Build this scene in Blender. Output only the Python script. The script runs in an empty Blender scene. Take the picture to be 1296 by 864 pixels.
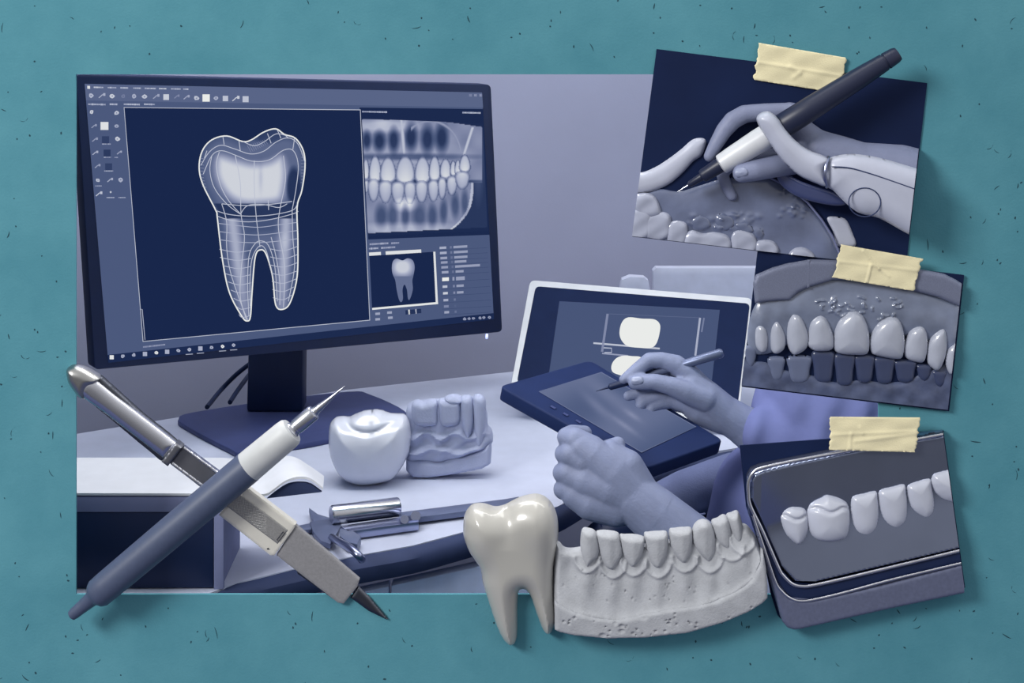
import bpy, bmesh, math, random
import numpy as np
from mathutils import Vector, Matrix
from mathutils.geometry import delaunay_2d_cdt
random.seed(7)
C = bpy.context.scene.collection
F = 2000.0; CZ = 1.40; HOR = -50.0; CX = 648.0
WB = 1.6; PX = WB / F                      # collage wall distance, one picture unit on it in metres
DESK = 0.72

# ---------------------------------------------------------------- places
def P(px, py, Y):                           # point at depth Y
    return Vector(((px - CX) / F * Y, Y, CZ - (py - HOR) / F * Y))
def D(px, py, z=DESK):                      # point on a level surface
    Y = (CZ - z) * F / (py - HOR)
    return P(px, py, Y)
def onwall(h0=0.0):                         # relief mapping on the collage wall
    s = (WB - h0 * PX) / WB
    def M(x, y, h):
        return Vector(((x - CX) * PX * s, WB - h * PX, CZ - (y - HOR) * PX * s))
    return M
def atdepth(Y0):                            # upright relief mapping standing in the room at depth Y0
    k = Y0 / F
    def M(x, y, h):
        return Vector(((x - CX) * k, Y0 - h * k, CZ - (y - HOR) * k))
    return M
class Plane:
    """a real flat rectangle whose four corners are solved from the picture"""
    def __init__(s, c, scaleY, at=None):
        r = [np.array([(x - CX) / F, 1, -(y - HOR) / F]) for x, y in c]
        A = np.array([-r[1], r[2], -r[3]]).T
        y = np.linalg.solve(A, -r[0])
        Y = np.array([1, *y]); Y *= scaleY / Y.mean()
        s.c = [Vector(r[i] * Y[i]) + Vector((0, 0, CZ)) for i in range(4)]
        s.n = (s.c[1] - s.c[0]).cross(s.c[3] - s.c[0]).normalized()
        if s.n.dot(Vector((0, 0, CZ)) - s.c[0]) < 0: s.n = -s.n
        s.Y = Y
    @classmethod
    def facing(cls, c, Yc, az, el):
        s = cls.__new__(cls); r = [Vector(((x - CX) / F, 1, -(y - HOR) / F)) for x, y in c]; a, e = math.radians(az), math.radians(el)
        s.n = Vector((math.sin(a) * math.cos(e), -math.cos(a) * math.cos(e), math.sin(e))); m = sum(r, Vector()) / 4 * Yc
        s.Y = [m.dot(s.n) / v.dot(s.n) for v in r]; s.c = [v * y + Vector((0, 0, CZ)) for v, y in zip(r, s.Y)]; return s
    def __call__(s, px, py, off=0.0):
        o = Vector((0, 0, CZ)); d = Vector(((px - CX) / F, 1, -(py - HOR) / F))
        t = (s.c[0] + s.n * off - o).dot(s.n) / d.dot(s.n)
        return o + d * t
    def M(s, px, py, h): return s(px, py, 0) + s.n * (h * .001)

# ---------------------------------------------------------------- colours and materials
def lin(c):
    return tuple(((v / 255) / 12.92 if v / 255 <= .04045 else ((v / 255 + .055) / 1.055) ** 2.4) for v in c)
RAMP = [(0, (18, 33, 70)), (.25, (70, 84, 120)), (.5, (126, 134, 165)), (.75, (176, 182, 203)), (1, (232, 234, 232))]
def duo(v):
    v = min(max(v, 0), 1)
    for (a, ca), (b, cb) in zip(RAMP, RAMP[1:]):
        if v <= b:
            t = (v - a) / (b - a); return tuple(ca[i] + (cb[i] - ca[i]) * t for i in range(3))
    return RAMP[-1][1]
MATS = {}
def mat(name, col, rough=.6, metal=0, spec=.4, coat=0, var=.06, bump=.0, bscale=300, nscale=40, aniso=None):
    if name in MATS: return MATS[name]
    m = bpy.data.materials.new(name); m.use_nodes = True
    nt = m.node_tree; b = nt.nodes['Principled BSDF']
    b.inputs['Roughness'].default_value = rough; b.inputs['Metallic'].default_value = metal
    b.inputs['Specular IOR Level'].default_value = spec; b.inputs['Coat Weight'].default_value = coat
    b.inputs['Coat Roughness'].default_value = .08
    tc = nt.nodes.new('ShaderNodeTexCoord')
    if col[2] > col[0] + 14 and max(col) > 80:                    # duotone ink is a little greyer than pure blue
        g = .3 * col[0] + .5 * col[1] + .2 * col[2]; col = tuple(v + (g - v) * .22 for v in col)
    c = lin(col)
    no = nt.nodes.new('ShaderNodeTexNoise'); no.inputs['Scale'].default_value = nscale; no.inputs['Detail'].default_value = 5
    nt.links.new(tc.outputs['Object'], no.inputs['Vector'])
    mx = nt.nodes.new('ShaderNodeMix'); mx.data_type = 'RGBA'
    mx.inputs['A'].default_value = (*[v * (1 - var) for v in c], 1); mx.inputs['B'].default_value = (*[min(1, v * (1 + var)) for v in c], 1)
    rp = nt.nodes.new('ShaderNodeMapRange'); rp.inputs['From Min'].default_value = .3; rp.inputs['From Max'].default_value = .7
    nt.links.new(no.outputs['Fac'], rp.inputs['Value']); nt.links.new(rp.outputs['Result'], mx.inputs['Factor'])
    nt.links.new(mx.outputs['Result'], b.inputs['Base Color'])
    if bump:
        n2 = nt.nodes.new('ShaderNodeTexNoise'); n2.inputs['Scale'].default_value = bscale; n2.inputs['Detail'].default_value = 6
        nt.links.new(tc.outputs['Object'], n2.inputs['Vector'])
        bp = nt.nodes.new('ShaderNodeBump'); bp.inputs['Strength'].default_value = bump; bp.inputs['Distance'].default_value = .001
        nt.links.new(n2.outputs['Fac'], bp.inputs['Height']); nt.links.new(bp.outputs['Normal'], b.inputs['Normal'])
    MATS[name] = m; return m
def screen_mat():
    if 'screen' in MATS: return MATS['screen']
    m = bpy.data.materials.new('lit_screen'); m.use_nodes = True
    nt = m.node_tree; b = nt.nodes['Principled BSDF']
    b.inputs['Base Color'].default_value = (0, 0, 0, 1); b.inputs['Roughness'].default_value = .5
    b.inputs['Specular IOR Level'].default_value = .05
    a = nt.nodes.new('ShaderNodeVertexColor'); a.layer_name = 'Col'
    nt.links.new(a.outputs['Color'], b.inputs['Emission Color']); b.inputs['Emission Strength'].default_value = 1
    MATS['screen'] = m; return m

# ---------------------------------------------------------------- objects
LOC = {}
def finish(name, me, m, parent=None, smooth=35, origin=None):
    co = np.empty(len(me.vertices) * 3); me.vertices.foreach_get('co', co); co = co.reshape(-1, 3)
    lo, hi = co.min(0), co.max(0)
    org = Vector(((lo[0] + hi[0]) / 2, (lo[1] + hi[1]) / 2, lo[2])) if origin is None else Vector(origin)
    me.vertices.foreach_set('co', (co - np.array(org)).ravel())
    me.shade_smooth()
    if smooth < 180: me.set_sharp_from_angle(angle=math.radians(smooth))
    me.update()
    o = bpy.data.objects.new(name, me); C.objects.link(o)
    ms = m if isinstance(m, (list, tuple)) else [m]
    if not me.materials:
        for x in ms: me.materials.append(x)
    LOC[o.name] = org
    if parent is not None:
        o.parent = parent; o.location = org - LOC[parent.name]
    else: o.location = org
    return o
def empty(name, loc, label, cat, group=None):
    o = bpy.data.objects.new(name, None); C.objects.link(o); o.location = loc; o.empty_display_size = .02
    LOC[o.name] = Vector(loc); return tag(o, label, cat, group)
def tag(o, label=None, cat=None, group=None, kind=None):
    if label: o['label'] = label
    if cat: o['category'] = cat
    if group: o['group'] = group
    if kind: o['kind'] = kind
    return o
def mesh(vs, fs, mi=None):
    me = bpy.data.meshes.new('m'); me.from_pydata([tuple(v) for v in vs], [], fs); me.validate()
    if mi is not None and len(mi) == len(me.polygons): me.polygons.foreach_set('material_index', mi)
    return me
class MB:
    def __init__(s): s.v = []; s.f = []; s.mi = []; s.c = []
    def add(s, vs, fs, mi=0, col=None):
        b = len(s.v); s.v += [Vector(v) for v in vs]; s.f += [tuple(i + b for i in f) for f in fs]; s.mi += [mi] * len(fs)
        if col is not None: s.c += ([col] * len(vs) if not isinstance(col, list) else col)
        return s
    def tube(s, pts, r, n=12, mi=0, closed=False, cap=True):
        pts = [Vector(p) for p in pts]; N = len(pts)
        rs = r if isinstance(r, (list, tuple)) else [r] * N
        vs = []; up = None
        for i, p in enumerate(pts):
            a = pts[i - 1] if (i > 0 or closed) else p; b = pts[(i + 1) % N] if (i < N - 1 or closed) else p
            t = (b - a).normalized()
            if up is None: up = t.orthogonal().normalized()
            else:
                up = (up - t * up.dot(t))
                up = up.normalized() if up.length > 1e-6 else t.orthogonal().normalized()
            w = t.cross(up)
            for k in range(n):
                an = 2 * math.pi * k / n; vs.append(p + (up * math.cos(an) + w * math.sin(an)) * rs[i])
        fs = []
        for i in range(N if closed else N - 1):
            j = (i + 1) % N
            for k in range(n):
                fs.append((i * n + k, i * n + (k + 1) % n, j * n + (k + 1) % n, j * n + k))
        if cap and not closed: fs += [tuple(range(n))[::-1], tuple(range((N - 1) * n, N * n))]
        return s.add(vs, fs, mi)
    def prism(s, front, back, mi=0):
        n = len(front); vs = list(front) + list(back)
        fs = [tuple(range(n)), tuple(range(2 * n - 1, n - 1, -1))] + [(i, n + i, n + (i + 1) % n, (i + 1) % n) for i in range(n)]
        return s.add(vs, fs, mi)
    def me(s, fix=True, bevel=0, seg=2):
        me = mesh(s.v, s.f, s.mi)
        if fix:
            bm = bmesh.new(); bm.from_mesh(me); bmesh.ops.recalc_face_normals(bm, faces=bm.faces)
            if bevel: bmesh.ops.bevel(bm, geom=[e for e in bm.edges if e.is_manifold and e.calc_face_angle(0) > .6], offset=bevel, segments=seg, affect='EDGES', profile=.5)
            bm.to_mesh(me); bm.free()
        return me
    def colored(s):
        me = mesh(s.v, s.f, s.mi); a = me.color_attributes.new('Col', 'FLOAT_COLOR', 'POINT')
        a.data.foreach_set('color', np.array([(*c, 1) for c in s.c], dtype=np.float32).ravel()); return me

def spline(pts, n=6, closed=True):
    pts = [tuple(map(float, p)) for p in pts]; N = len(pts); out = []
    R = range(N) if closed else range(N - 1)
    for i in R:
        g = (lambda k: pts[k % N]) if closed else (lambda k: pts[min(max(k, 0), N - 1)])
        p0, p1, p2, p3 = (np.array(g(i + k)) for k in (-1, 0, 1, 2))
        for t in np.linspace(0, 1, n, endpoint=False):
            out.append(tuple(.5 * (2 * p1 + (p2 - p0) * t + (2 * p0 - 5 * p1 + 4 * p2 - p3) * t * t + (3 * p1 - p0 - 3 * p2 + p3) * t ** 3)))
    if not closed: out.append(pts[-1])
    return out
def resample(poly, step):
    out = []; N = len(poly)
    for i in range(N):
        a = np.array(poly[i]); b = np.array(poly[(i + 1) % N]); L = np.linalg.norm(b - a); k = max(1, int(math.ceil(L / step)))
        for j in range(k): out.append(tuple(a + (b - a) * j / k))
    return out
def inside(poly, X, Y):
    p = np.array(poly); r = np.zeros(X.shape, bool); j = len(p) - 1
    for i in range(len(p)):
        xi, yi = p[i]; xj, yj = p[j]
        if yi != yj: r ^= ((yi > Y) != (yj > Y)) & (X < (xj - xi) * (Y - yi) / (yj - yi) + xi)
        j = i
    return r
def distpoly(poly, X, Y):
    p = np.array(poly); q = np.roll(p, -1, 0); d = np.full(X.shape, 1e9)
    for a, b in zip(p, q):
        v = b - a; L = (v ** 2).sum() + 1e-12
        t = np.clip(((X - a[0]) * v[0] + (Y - a[1]) * v[1]) / L, 0, 1)
        d = np.minimum(d, np.hypot(X - a[0] - t * v[0], Y - a[1] - t * v[1]))
    return d
def trimesh(poly, step):
    """boundary loop + inner points -> 2-D triangulation"""
    b = resample(poly, step); bx = np.array(b)
    xs = np.arange(bx[:, 0].min() + step / 2, bx[:, 0].max(), step); ys = np.arange(bx[:, 1].min() + step / 2, bx[:, 1].max(), step)
    X, Y = np.meshgrid(xs, ys); X[::2] += step * .25; X = X.ravel(); Y = Y.ravel()
    ok = inside(b, X, Y); X, Y = X[ok], Y[ok]
    if len(X):
        d = distpoly(b, X, Y); ok = d > step * .45; X, Y = X[ok], Y[ok]
    vs = [Vector(p) for p in b] + [Vector((x, y)) for x, y in zip(X, Y)]
    n = len(b); r = delaunay_2d_cdt(vs, [(i, (i + 1) % n) for i in range(n)], [], 0, 1e-4)
    V = np.array([tuple(v) for v in r[0]]); T = [t for t in r[2] if len(t) == 3]
    c = np.array([V[list(t)].mean(0) for t in T]); ok = inside(b, c[:, 0], c[:, 1])
    T = [t for t, k in zip(T, ok) if k]
    return V, T, b
def inflate(outline, M, H=6, R=8, step=2, rim=0.0, back=0.0, extra=None, sp=True, pw=2.0, base=0.0):
    """a solid body with the given outline, swelling towards the viewer (and by `back` of that the other way)"""
    poly = spline(outline) if sp else list(outline)
    V, T, b = trimesh(poly, step)
    d = distpoly(b, V[:, 0], V[:, 1]); d[d < 1e-3] = 0
    t = np.clip(d / R, 0, 1); dome = (1 - (1 - t) ** pw) ** (1 / pw)
    h = H * dome
    if extra is not None: h = h + extra(V[:, 0], V[:, 1], d) * np.clip(d / min(R, 5), 0, 1)
    hf = base + rim + h; hb = base - back * H * dome
    n = len(V); vs = [M(x, y, a) for (x, y), a in zip(V, hf)] + [M(x, y, a) for (x, y), a in zip(V, hb)]
    fs = []
    if rim == 0:
        bd = d == 0; ix = lambda i: i if bd[i] else i + n
    else: ix = lambda i: i + n
    cnt = {}
    for a in T:
        fs.append(tuple(a)); f2 = tuple(ix(i) for i in reversed(a))
        fs.append(f2)
        for i in range(3):
            e = (a[i], a[(i + 1) % 3]); cnt[e] = 1
    if rim:
        for (i, j) in cnt:
            if (j, i) not in cnt: fs.append((j, i, i + n, j + n))
    bm = bmesh.new(); me = mesh(vs, fs); bm.from_mesh(me)
    bmesh.ops.delete(bm, geom=[v for v in bm.verts if not v.link_faces], context='VERTS')
    bmesh.ops.recalc_face_normals(bm, faces=bm.faces); bm.to_mesh(me); bm.free()
    return me
def capsules(caps, M, scale, voxel=.0014, smooth=6, clip=None):
    """limbs given as (x,y,h,r) chains, fused into one continuous skin"""
    bm = bmesh.new()
    for ch in caps:
        for (a, b) in zip(ch, ch[1:]) if len(ch) > 1 else [(ch[0], ch[0])]:
            pa, pb = M(*a[:3]), M(*b[:3]); ra, rb = a[3] * scale, b[3] * scale
            for p, r in ((pa, ra), (pb, rb)):
                bmesh.ops.create_icosphere(bm, subdivisions=3, radius=r, matrix=Matrix.Translation(p))
            v = pb - pa
            if v.length > 1e-5:
                q = v.to_track_quat('Z', 'Y').to_matrix().to_4x4()
                bmesh.ops.create_cone(bm, cap_ends=True, segments=24, radius1=ra, radius2=rb, depth=v.length, matrix=Matrix.Translation((pa + pb) / 2) @ q)
    me = bpy.data.meshes.new('c'); bm.to_mesh(me); bm.free()
    o = bpy.data.objects.new('tmp', me); C.objects.link(o)
    m = o.modifiers.new('r', 'REMESH'); m.mode = 'VOXEL'; m.voxel_size = voxel
    s = o.modifiers.new('s', 'SMOOTH'); s.factor = .6; s.iterations = smooth
    dg = bpy.context.evaluated_depsgraph_get(); r = bpy.data.meshes.new_from_object(o.evaluated_get(dg))
    bpy.data.objects.remove(o)
    return r
def clip(me, quad, h=0.0):
    """trim a relief to the sheet it is mounted on"""
    cen = np.array(quad).mean(0); cam = Vector((0, 0, CZ)); M = onwall(h)
    bm = bmesh.new(); bm.from_mesh(me)
    cw = M(cen[0], cen[1], 0)
    for i in range(len(quad)):
        a = M(*quad[i], 0); b = M(*quad[(i + 1) % len(quad)], 0)
        n = (b - a).cross(cam - a).normalized()
        if n.dot(cw - a) > 0: n = -n
        g = bm.verts[:] + bm.edges[:] + bm.faces[:]
        r = bmesh.ops.bisect_plane(bm, geom=g, plane_co=a, plane_no=n, clear_outer=True, dist=1e-7)
        es = [e for e in r['geom_cut'] if isinstance(e, bmesh.types.BMEdge)]
        if es:
            try: bmesh.ops.holes_fill(bm, edges=[e for e in es if e.is_boundary], sides=0)
            except Exception: pass
    bm.to_mesh(me); bm.free(); return me
def lathe(A, B, prof, n=32, mi=0, mb=None):
    """prof: (fraction-free distance along A->B in metres, radius)"""
    mb = mb or MB(); d = (B - A).normalized()
    mb.tube([A + d * s for s, r in prof], [max(r, 1e-5) for s, r in prof], n, mi); return mb

def stroke(mb, S, pts, w, off, col, closed=False):
    """flat line on a screen, in picture units"""
    n = len(pts); vs = []
    for i in range(n):
        a = np.array(pts[i - 1] if (i or closed) else pts[i], float); b = np.array(pts[(i + 1) % n] if (i < n - 1 or closed) else pts[i], float)
        t = b - a; L = np.hypot(*t) or 1; nn = np.array([-t[1], t[0]]) / L * w / 2
        vs += [S(*(np.array(pts[i]) + nn), off), S(*(np.array(pts[i]) - nn), off)]
    fs = [(2 * i, 2 * i + 1, (2 * i + 3) % (2 * n), (2 * i + 2) % (2 * n)) for i in range(n if closed else n - 1)]
    mb.add(vs, fs, 0, col)
def poly2(mb, S, pts, off, col):
    mb.add([S(x, y, off) for x, y in pts], [tuple(range(len(pts)))], 0, col)
def L(v): return lin(duo(v))
def painted(S, poly, off, fn, step=1.5):
    V, T, b = trimesh(poly, step); val = fn(V[:, 0], V[:, 1])
    mb = MB(); mb.add([S(x, y, off) for x, y in V], [tuple(t) for t in T], 0, [L(v) for v in val]); return mb
def ell(x, y, cx, cy, rx, ry, soft=.25, p=2):
    d = (np.abs((x - cx) / rx) ** p + np.abs((y - cy) / ry) ** p) ** (1 / p)
    return np.clip((1 - d) / soft + .5, 0, 1)
def quadpt(q, u, v):
    q = np.array(q, float); return tuple((q[0] * (1 - u) + q[1] * u) * (1 - v) + (q[3] * (1 - u) + q[2] * u) * v)
WORLD, E1, E2, E3 = .78, 155, 15, 12
# ================================================================ palette
navy = mat('navy_plastic', (19, 33, 68), .5, spec=.3)
navy2 = mat('dark_card', (17, 31, 66), .7, spec=.15, var=.15, nscale=12)
lav_wall = mat('lavender_wall', (156, 160, 194), .9, spec=.1, var=.05, nscale=4, bump=.1)
desk_m = mat('pale_desk', (180, 188, 216), .7, spec=.2, var=.03, bump=.15, bscale=700)
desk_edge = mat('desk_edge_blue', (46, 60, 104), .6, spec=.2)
cab_m = mat('cabinet_lavender', (192, 210, 255), .8, spec=.1)
chrome = mat('steel', (200, 202, 212), .22, metal=1, var=.03)
chrome_b = mat('blue_steel', (150, 158, 195), .28, metal=1, var=.05)
skin = mat('hand_skin', (120, 131, 170), .55, spec=.3, var=.07, bump=.35, bscale=420, nscale=60)
skin2 = mat('gloved_hand', (120, 129, 166), .5, spec=.35, var=.06, bump=.3, bscale=420, nscale=60)
nail_m = mat('fingernail', (140, 150, 186), .3, spec=.5)
white = mat('white_plastic', (204, 207, 214), .35, spec=.5)
white_d = mat('white_device', (178, 184, 208), .3, spec=.5)
enamel = mat('enamel', (158, 165, 192), .25, spec=.5, coat=.6, var=.05, nscale=80)
gum_m = mat('gum', (92, 102, 142), .35, spec=.5, coat=.5, var=.25, nscale=70, bump=.5, bscale=200)
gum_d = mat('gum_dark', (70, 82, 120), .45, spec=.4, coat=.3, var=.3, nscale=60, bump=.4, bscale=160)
plaster = mat('grey_plaster', (162, 165, 172), .85, spec=.15, var=.08, nscale=90, bump=.5, bscale=600)
plaster_b = mat('blue_plaster', (165, 174, 210), .85, spec=.15, var=.05, bump=.4, bscale=500)
paper = mat('print_paper', (190, 192, 205), .7)

# ================================================================ setting
def build_wall():
    m = bpy.data.materials.new('teal_paper'); m.use_nodes = True; nt = m.node_tree; b = nt.nodes['Principled BSDF']
    b.inputs['Roughness'].default_value = .95; b.inputs['Specular IOR Level'].default_value = .08
    tc = nt.nodes.new('ShaderNodeTexCoord')
    n1 = nt.nodes.new('ShaderNodeTexNoise'); n1.inputs['Scale'].default_value = 9; n1.inputs['Detail'].default_value = 8; n1.inputs['Roughness'].default_value = .65
    n2 = nt.nodes.new('ShaderNodeTexNoise'); n2.inputs['Scale'].default_value = 420; n2.inputs['Detail'].default_value = 3
    cr = nt.nodes.new('ShaderNodeValToRGB'); cr.color_ramp.elements[0].position = .34; cr.color_ramp.elements[0].color = (*lin(TEAL[0]), 1)
    cr.color_ramp.elements[1].position = .68; cr.color_ramp.elements[1].color = (*lin(TEAL[1]), 1)
    nt.links.new(tc.outputs['Object'], n1.inputs['Vector']); nt.links.new(tc.outputs['Object'], n2.inputs['Vector'])
    nt.links.new(n1.outputs['Fac'], cr.inputs['Fac']); nt.links.new(cr.outputs['Color'], b.inputs['Base Color'])
    bp = nt.nodes.new('ShaderNodeBump'); bp.inputs['Strength'].default_value = .35; bp.inputs['Distance'].default_value = .0006
    nt.links.new(n2.outputs['Fac'], bp.inputs['Height']); nt.links.new(bp.outputs['Normal'], b.inputs['Normal'])
    fl = mat('paper_fibre', (36, 72, 86), .9, spec=.1)
    M = onwall(); x0, x1, y0, y1 = 96, 1112, 94, 752
    X0, X1, Y0, Y1 = CX - 3000, CX + 3000, HOR - 1500, HOR + CZ / PX
    mb = MB()
    xs = [X0, x0, x1, X1]; ys = [Y0, y0, y1, Y1]
    for i in range(3):
        for j in range(3):
            if i == 1 and j == 1: continue
            q = [(xs[i], ys[j]), (xs[i + 1], ys[j]), (xs[i + 1], ys[j + 1]), (xs[i], ys[j + 1])]
            mb.add([M(*p, 0) for p in q], [(3, 2, 1, 0)]); mb.add([M(*p, -4) for p in q], [(0, 1, 2, 3)])
    q = [(x0, y0), (x1, y0), (x1, y1), (x0, y1)]
    for i in range(4):
        a, b2 = q[i], q[(i + 1) % 4]; mb.add([M(*a, 0), M(*b2, 0), M(*b2, -4), M(*a, -4)], [(0, 1, 2, 3)])
    rnd = random.Random(3)
    for k in range(820):
        x = rnd.uniform(-60, 1360); y = rnd.uniform(-60, 920)
        if x0 - 10 < x < x1 + 10 and y0 - 10 < y < y1 + 10: continue
        big = rnd.random() < .35
        a = rnd.choice([rnd.uniform(.9, 1.9), rnd.uniform(0, 3.1)]); ln = rnd.uniform(6, 15) if big else rnd.uniform(1.5, 4); w = rnd.uniform(.45, .8) if big else rnd.uniform(.6, 1.3)
        cv = rnd.uniform(-.09, .09); pts = []
        for i in range(7):
            t = i / 6; pts.append((x, y)); x += math.cos(a) * ln / 6; y += math.sin(a) * ln / 6; a += cv * ln / 6 * 2
        vs = []
        for i, (u, v) in enumerate(pts):
            ww = w * math.sin(math.pi * (i + .4) / 6.8)
            vs += [M(u - math.sin(a) * ww, v + math.cos(a) * ww, .25), M(u + math.sin(a) * ww, v - math.cos(a) * ww, .25)]
        mb.add(vs, [(2 * i, 2 * i + 1, 2 * i + 3, 2 * i + 2) for i in range(6)], 1)
    o = finish('wall_front', mb.me(fix=False), [m, fl], origin=(0, WB, 0)); tag(o, 'teal fibre-flecked paper wall around the picture opening', kind='structure')
TEAL = ((75, 132, 147), (88, 145, 159))
build_wall()

fm = mat('floor_blue', (70, 78, 128), .8)
mb = MB(); mb.prism([Vector((-2.4, .2, 0)), Vector((2.4, .2, 0)), Vector((2.4, 3.4, 0)), Vector((-2.4, 3.4, 0))], [Vector((-2.4, .2, -.05)), Vector((2.4, .2, -.05)), Vector((2.4, 3.4, -.05)), Vector((-2.4, 3.4, -.05))])
tag(finish('floor', mb.me(), fm), 'blue floor under the desk', kind='structure')

# desk: far edge and front edge taken on the level desk top
far = [(-10, 562), (96, 549), (225, 528), (430, 494), (650, 470), (760, 462), (960, 452), (1200, 445)]
front = [(-60, 765), (96, 765), (240, 760), (300, 737), (374, 719), (450, 703), (522, 690), (590, 672), (650, 655), (705, 641), (760, 612), (850, 580), (960, 562), (1200, 545)]
farw = [D(*p) for p in far]; frw = [D(*p) for p in front]
pts = frw + farw[::-1]
dn = Vector((0, 0, -.004))
t = empty('desk', Vector((0, 2.1, 0)), 'pale lavender desk carrying the monitor, crown and calipers', 'desk')
mb = MB(); mb.prism(pts, [p + Vector((0, 0, -.03)) for p in pts]); finish('desk_top', mb.me(), desk_m, t)
# rounded front edge, its shade put into a dark blue colour
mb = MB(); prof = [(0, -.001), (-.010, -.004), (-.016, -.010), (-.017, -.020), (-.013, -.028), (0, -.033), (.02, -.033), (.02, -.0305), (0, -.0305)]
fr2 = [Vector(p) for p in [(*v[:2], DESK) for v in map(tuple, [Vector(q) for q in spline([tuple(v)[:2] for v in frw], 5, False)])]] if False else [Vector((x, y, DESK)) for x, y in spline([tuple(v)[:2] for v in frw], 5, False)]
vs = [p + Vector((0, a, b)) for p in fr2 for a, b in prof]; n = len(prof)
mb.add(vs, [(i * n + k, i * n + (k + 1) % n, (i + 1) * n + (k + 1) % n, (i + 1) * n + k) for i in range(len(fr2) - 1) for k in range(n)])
tag(finish('front_edge', mb.me(), desk_edge, t), 'rounded front edge, shaded by its dark blue colour')
mb = MB()
a, b = Vector((-.312, 1.728, 0)), Vector((.06, 1.945, 0)); seam = P(497, 740, 1.87).x
for (u, v) in ((a.x, seam - .0015), (seam + .0015, b.x)):
    f = lambda x: a.y + (b.y - a.y) * (x - a.x) / (b.x - a.x) + .002
    mb.prism([Vector((u, f(u), .02)), Vector((v, f(v), .02)), Vector((v, f(v), .676)), Vector((u, f(u), .676))], [Vector((u, f(u) + .02, .02)), Vector((v, f(v) + .02, .02)), Vector((v, f(v) + .02, .676)), Vector((u, f(u) + .02, .676))])
finish('front_panel', mb.me(bevel=.001), cab_m, t)
for x, y in ((-.7, 2.4), (.7, 2.4), (.75, 2.25)):
    mb = MB(); mb.tube([Vector((x, y, 0)), Vector((x, y, .69))], .025, 16); finish('leg', mb.me(), navy, t)

# back wall follows the far edge of the desk
w0, w1 = farw[0], farw[-1]; d = (w1 - w0).normalized(); a = w0 - d * 1.5 + Vector((0, .32, 0)); b = w1 + d * .8 + Vector((0, .32, 0)); nn = Vector((-d.y, d.x, 0)) * .05
a.z = b.z = 0; up = Vector((0, 0, 2.6))
mb = MB(); mb.prism([a, b, b + up, a + up], [a + nn, b + nn, b + up + nn, a + up + nn])
tag(finish('wall_back', mb.me(), lav_wall), 'plain lavender wall behind the desk', kind='structure')

# ================================================================ monitor
MQ = [(96, 94), (621.5, 107), (636, 420), (120, 468)]
S = Plane(MQ, 2.27)
print('monitor depths', S.Y, 'size', (S.c[1] - S.c[0]).length, (S.c[3] - S.c[0]).length, 'n', S.n)
base_c = D(350, 528)
t = empty('computer_monitor', base_c, 'large black desktop monitor showing a wireframe tooth and jaw x-ray', 'monitor')
def rquad(q, r, n=5):
    out = []
    for i in range(4):
        p = np.array(q[i], float); a = np.array(q[i - 1], float); b = np.array(q[(i + 1) % 4], float)
        a = p + (a - p) / np.hypot(*(a - p)) * r; b = p + (b - p) / np.hypot(*(b - p)) * r
        for k in range(n): u = k / (n - 1); out.append(tuple((1 - u) ** 2 * a + 2 * u * (1 - u) * p + u * u * b))
    return out
fr = rquad(MQ, 6)
mb = MB(); mb.prism([S(x, y, -.0015) for x, y in fr], [S(x, y, 0) - S.n * .024 for x, y in fr])
finish('casing', mb.me(bevel=.0015), navy, t)
cx, cy = np.mean(MQ, 0); hump = [quadpt(MQ, u, v) for u, v in ((.25, .2), (.75, .2), (.75, .85), (.25, .85))]; h2 = [quadpt(MQ, u, v) for u, v in ((.35, .3), (.65, .3), (.65, .75), (.35, .75))]
mb = MB(); mb.prism([S(x, y, 0) - S.n * .023 for x, y in hump], [S(x, y, 0) - S.n * .05 for x, y in h2]); finish('rear_housing', mb.me(bevel=.004), navy, t)
hc = S(348, 330, 0) - S.n * .048; mb = MB(); mb.tube([hc, Vector((P(348, 400, base_c.y).x, base_c.y + .02, hc.z - .02))], .022, 16); finish('mount_arm', mb.me(), navy, t)
# screen
SQ = [(107, 106), (610, 117), (625, 404), (137, 459)]
mb = MB()
poly2(mb, S, SQ, -.0008, L(.27))
poly2(mb, S, [(107, 106), (610, 117), (611.5, 136), (109, 127)], -.0006, L(.33))
poly2(mb, S, [(455, 136), (611.5, 138), (619.5, 297), (466, 303)], -.0006, L(.03))
poly2(mb, S, [(136, 449), (625, 396), (625.4, 404), (137, 459)], -.0006, L(.04))
poly2(mb, S, [(157, 136), (456, 139), (468, 405), (181, 432)], -.0006, L(.02))
scr = finish('screen', mb.colored(), screen_mat(), t)
def part(name, mb, label=None):
    o = finish(name, mb.colored(), screen_mat(), scr)
    if label: tag(o, label)
    return o
mb = MB(); stroke(mb, S, [(157, 136), (456, 139), (468, 405), (181, 432)], 1.1, -.0004, L(.8), True)
stroke(mb, S, [(177, 391), (180, 391.5), (183.5, 430)], .8, -.0003, L(.75)); part('canvas_border', mb)
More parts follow.
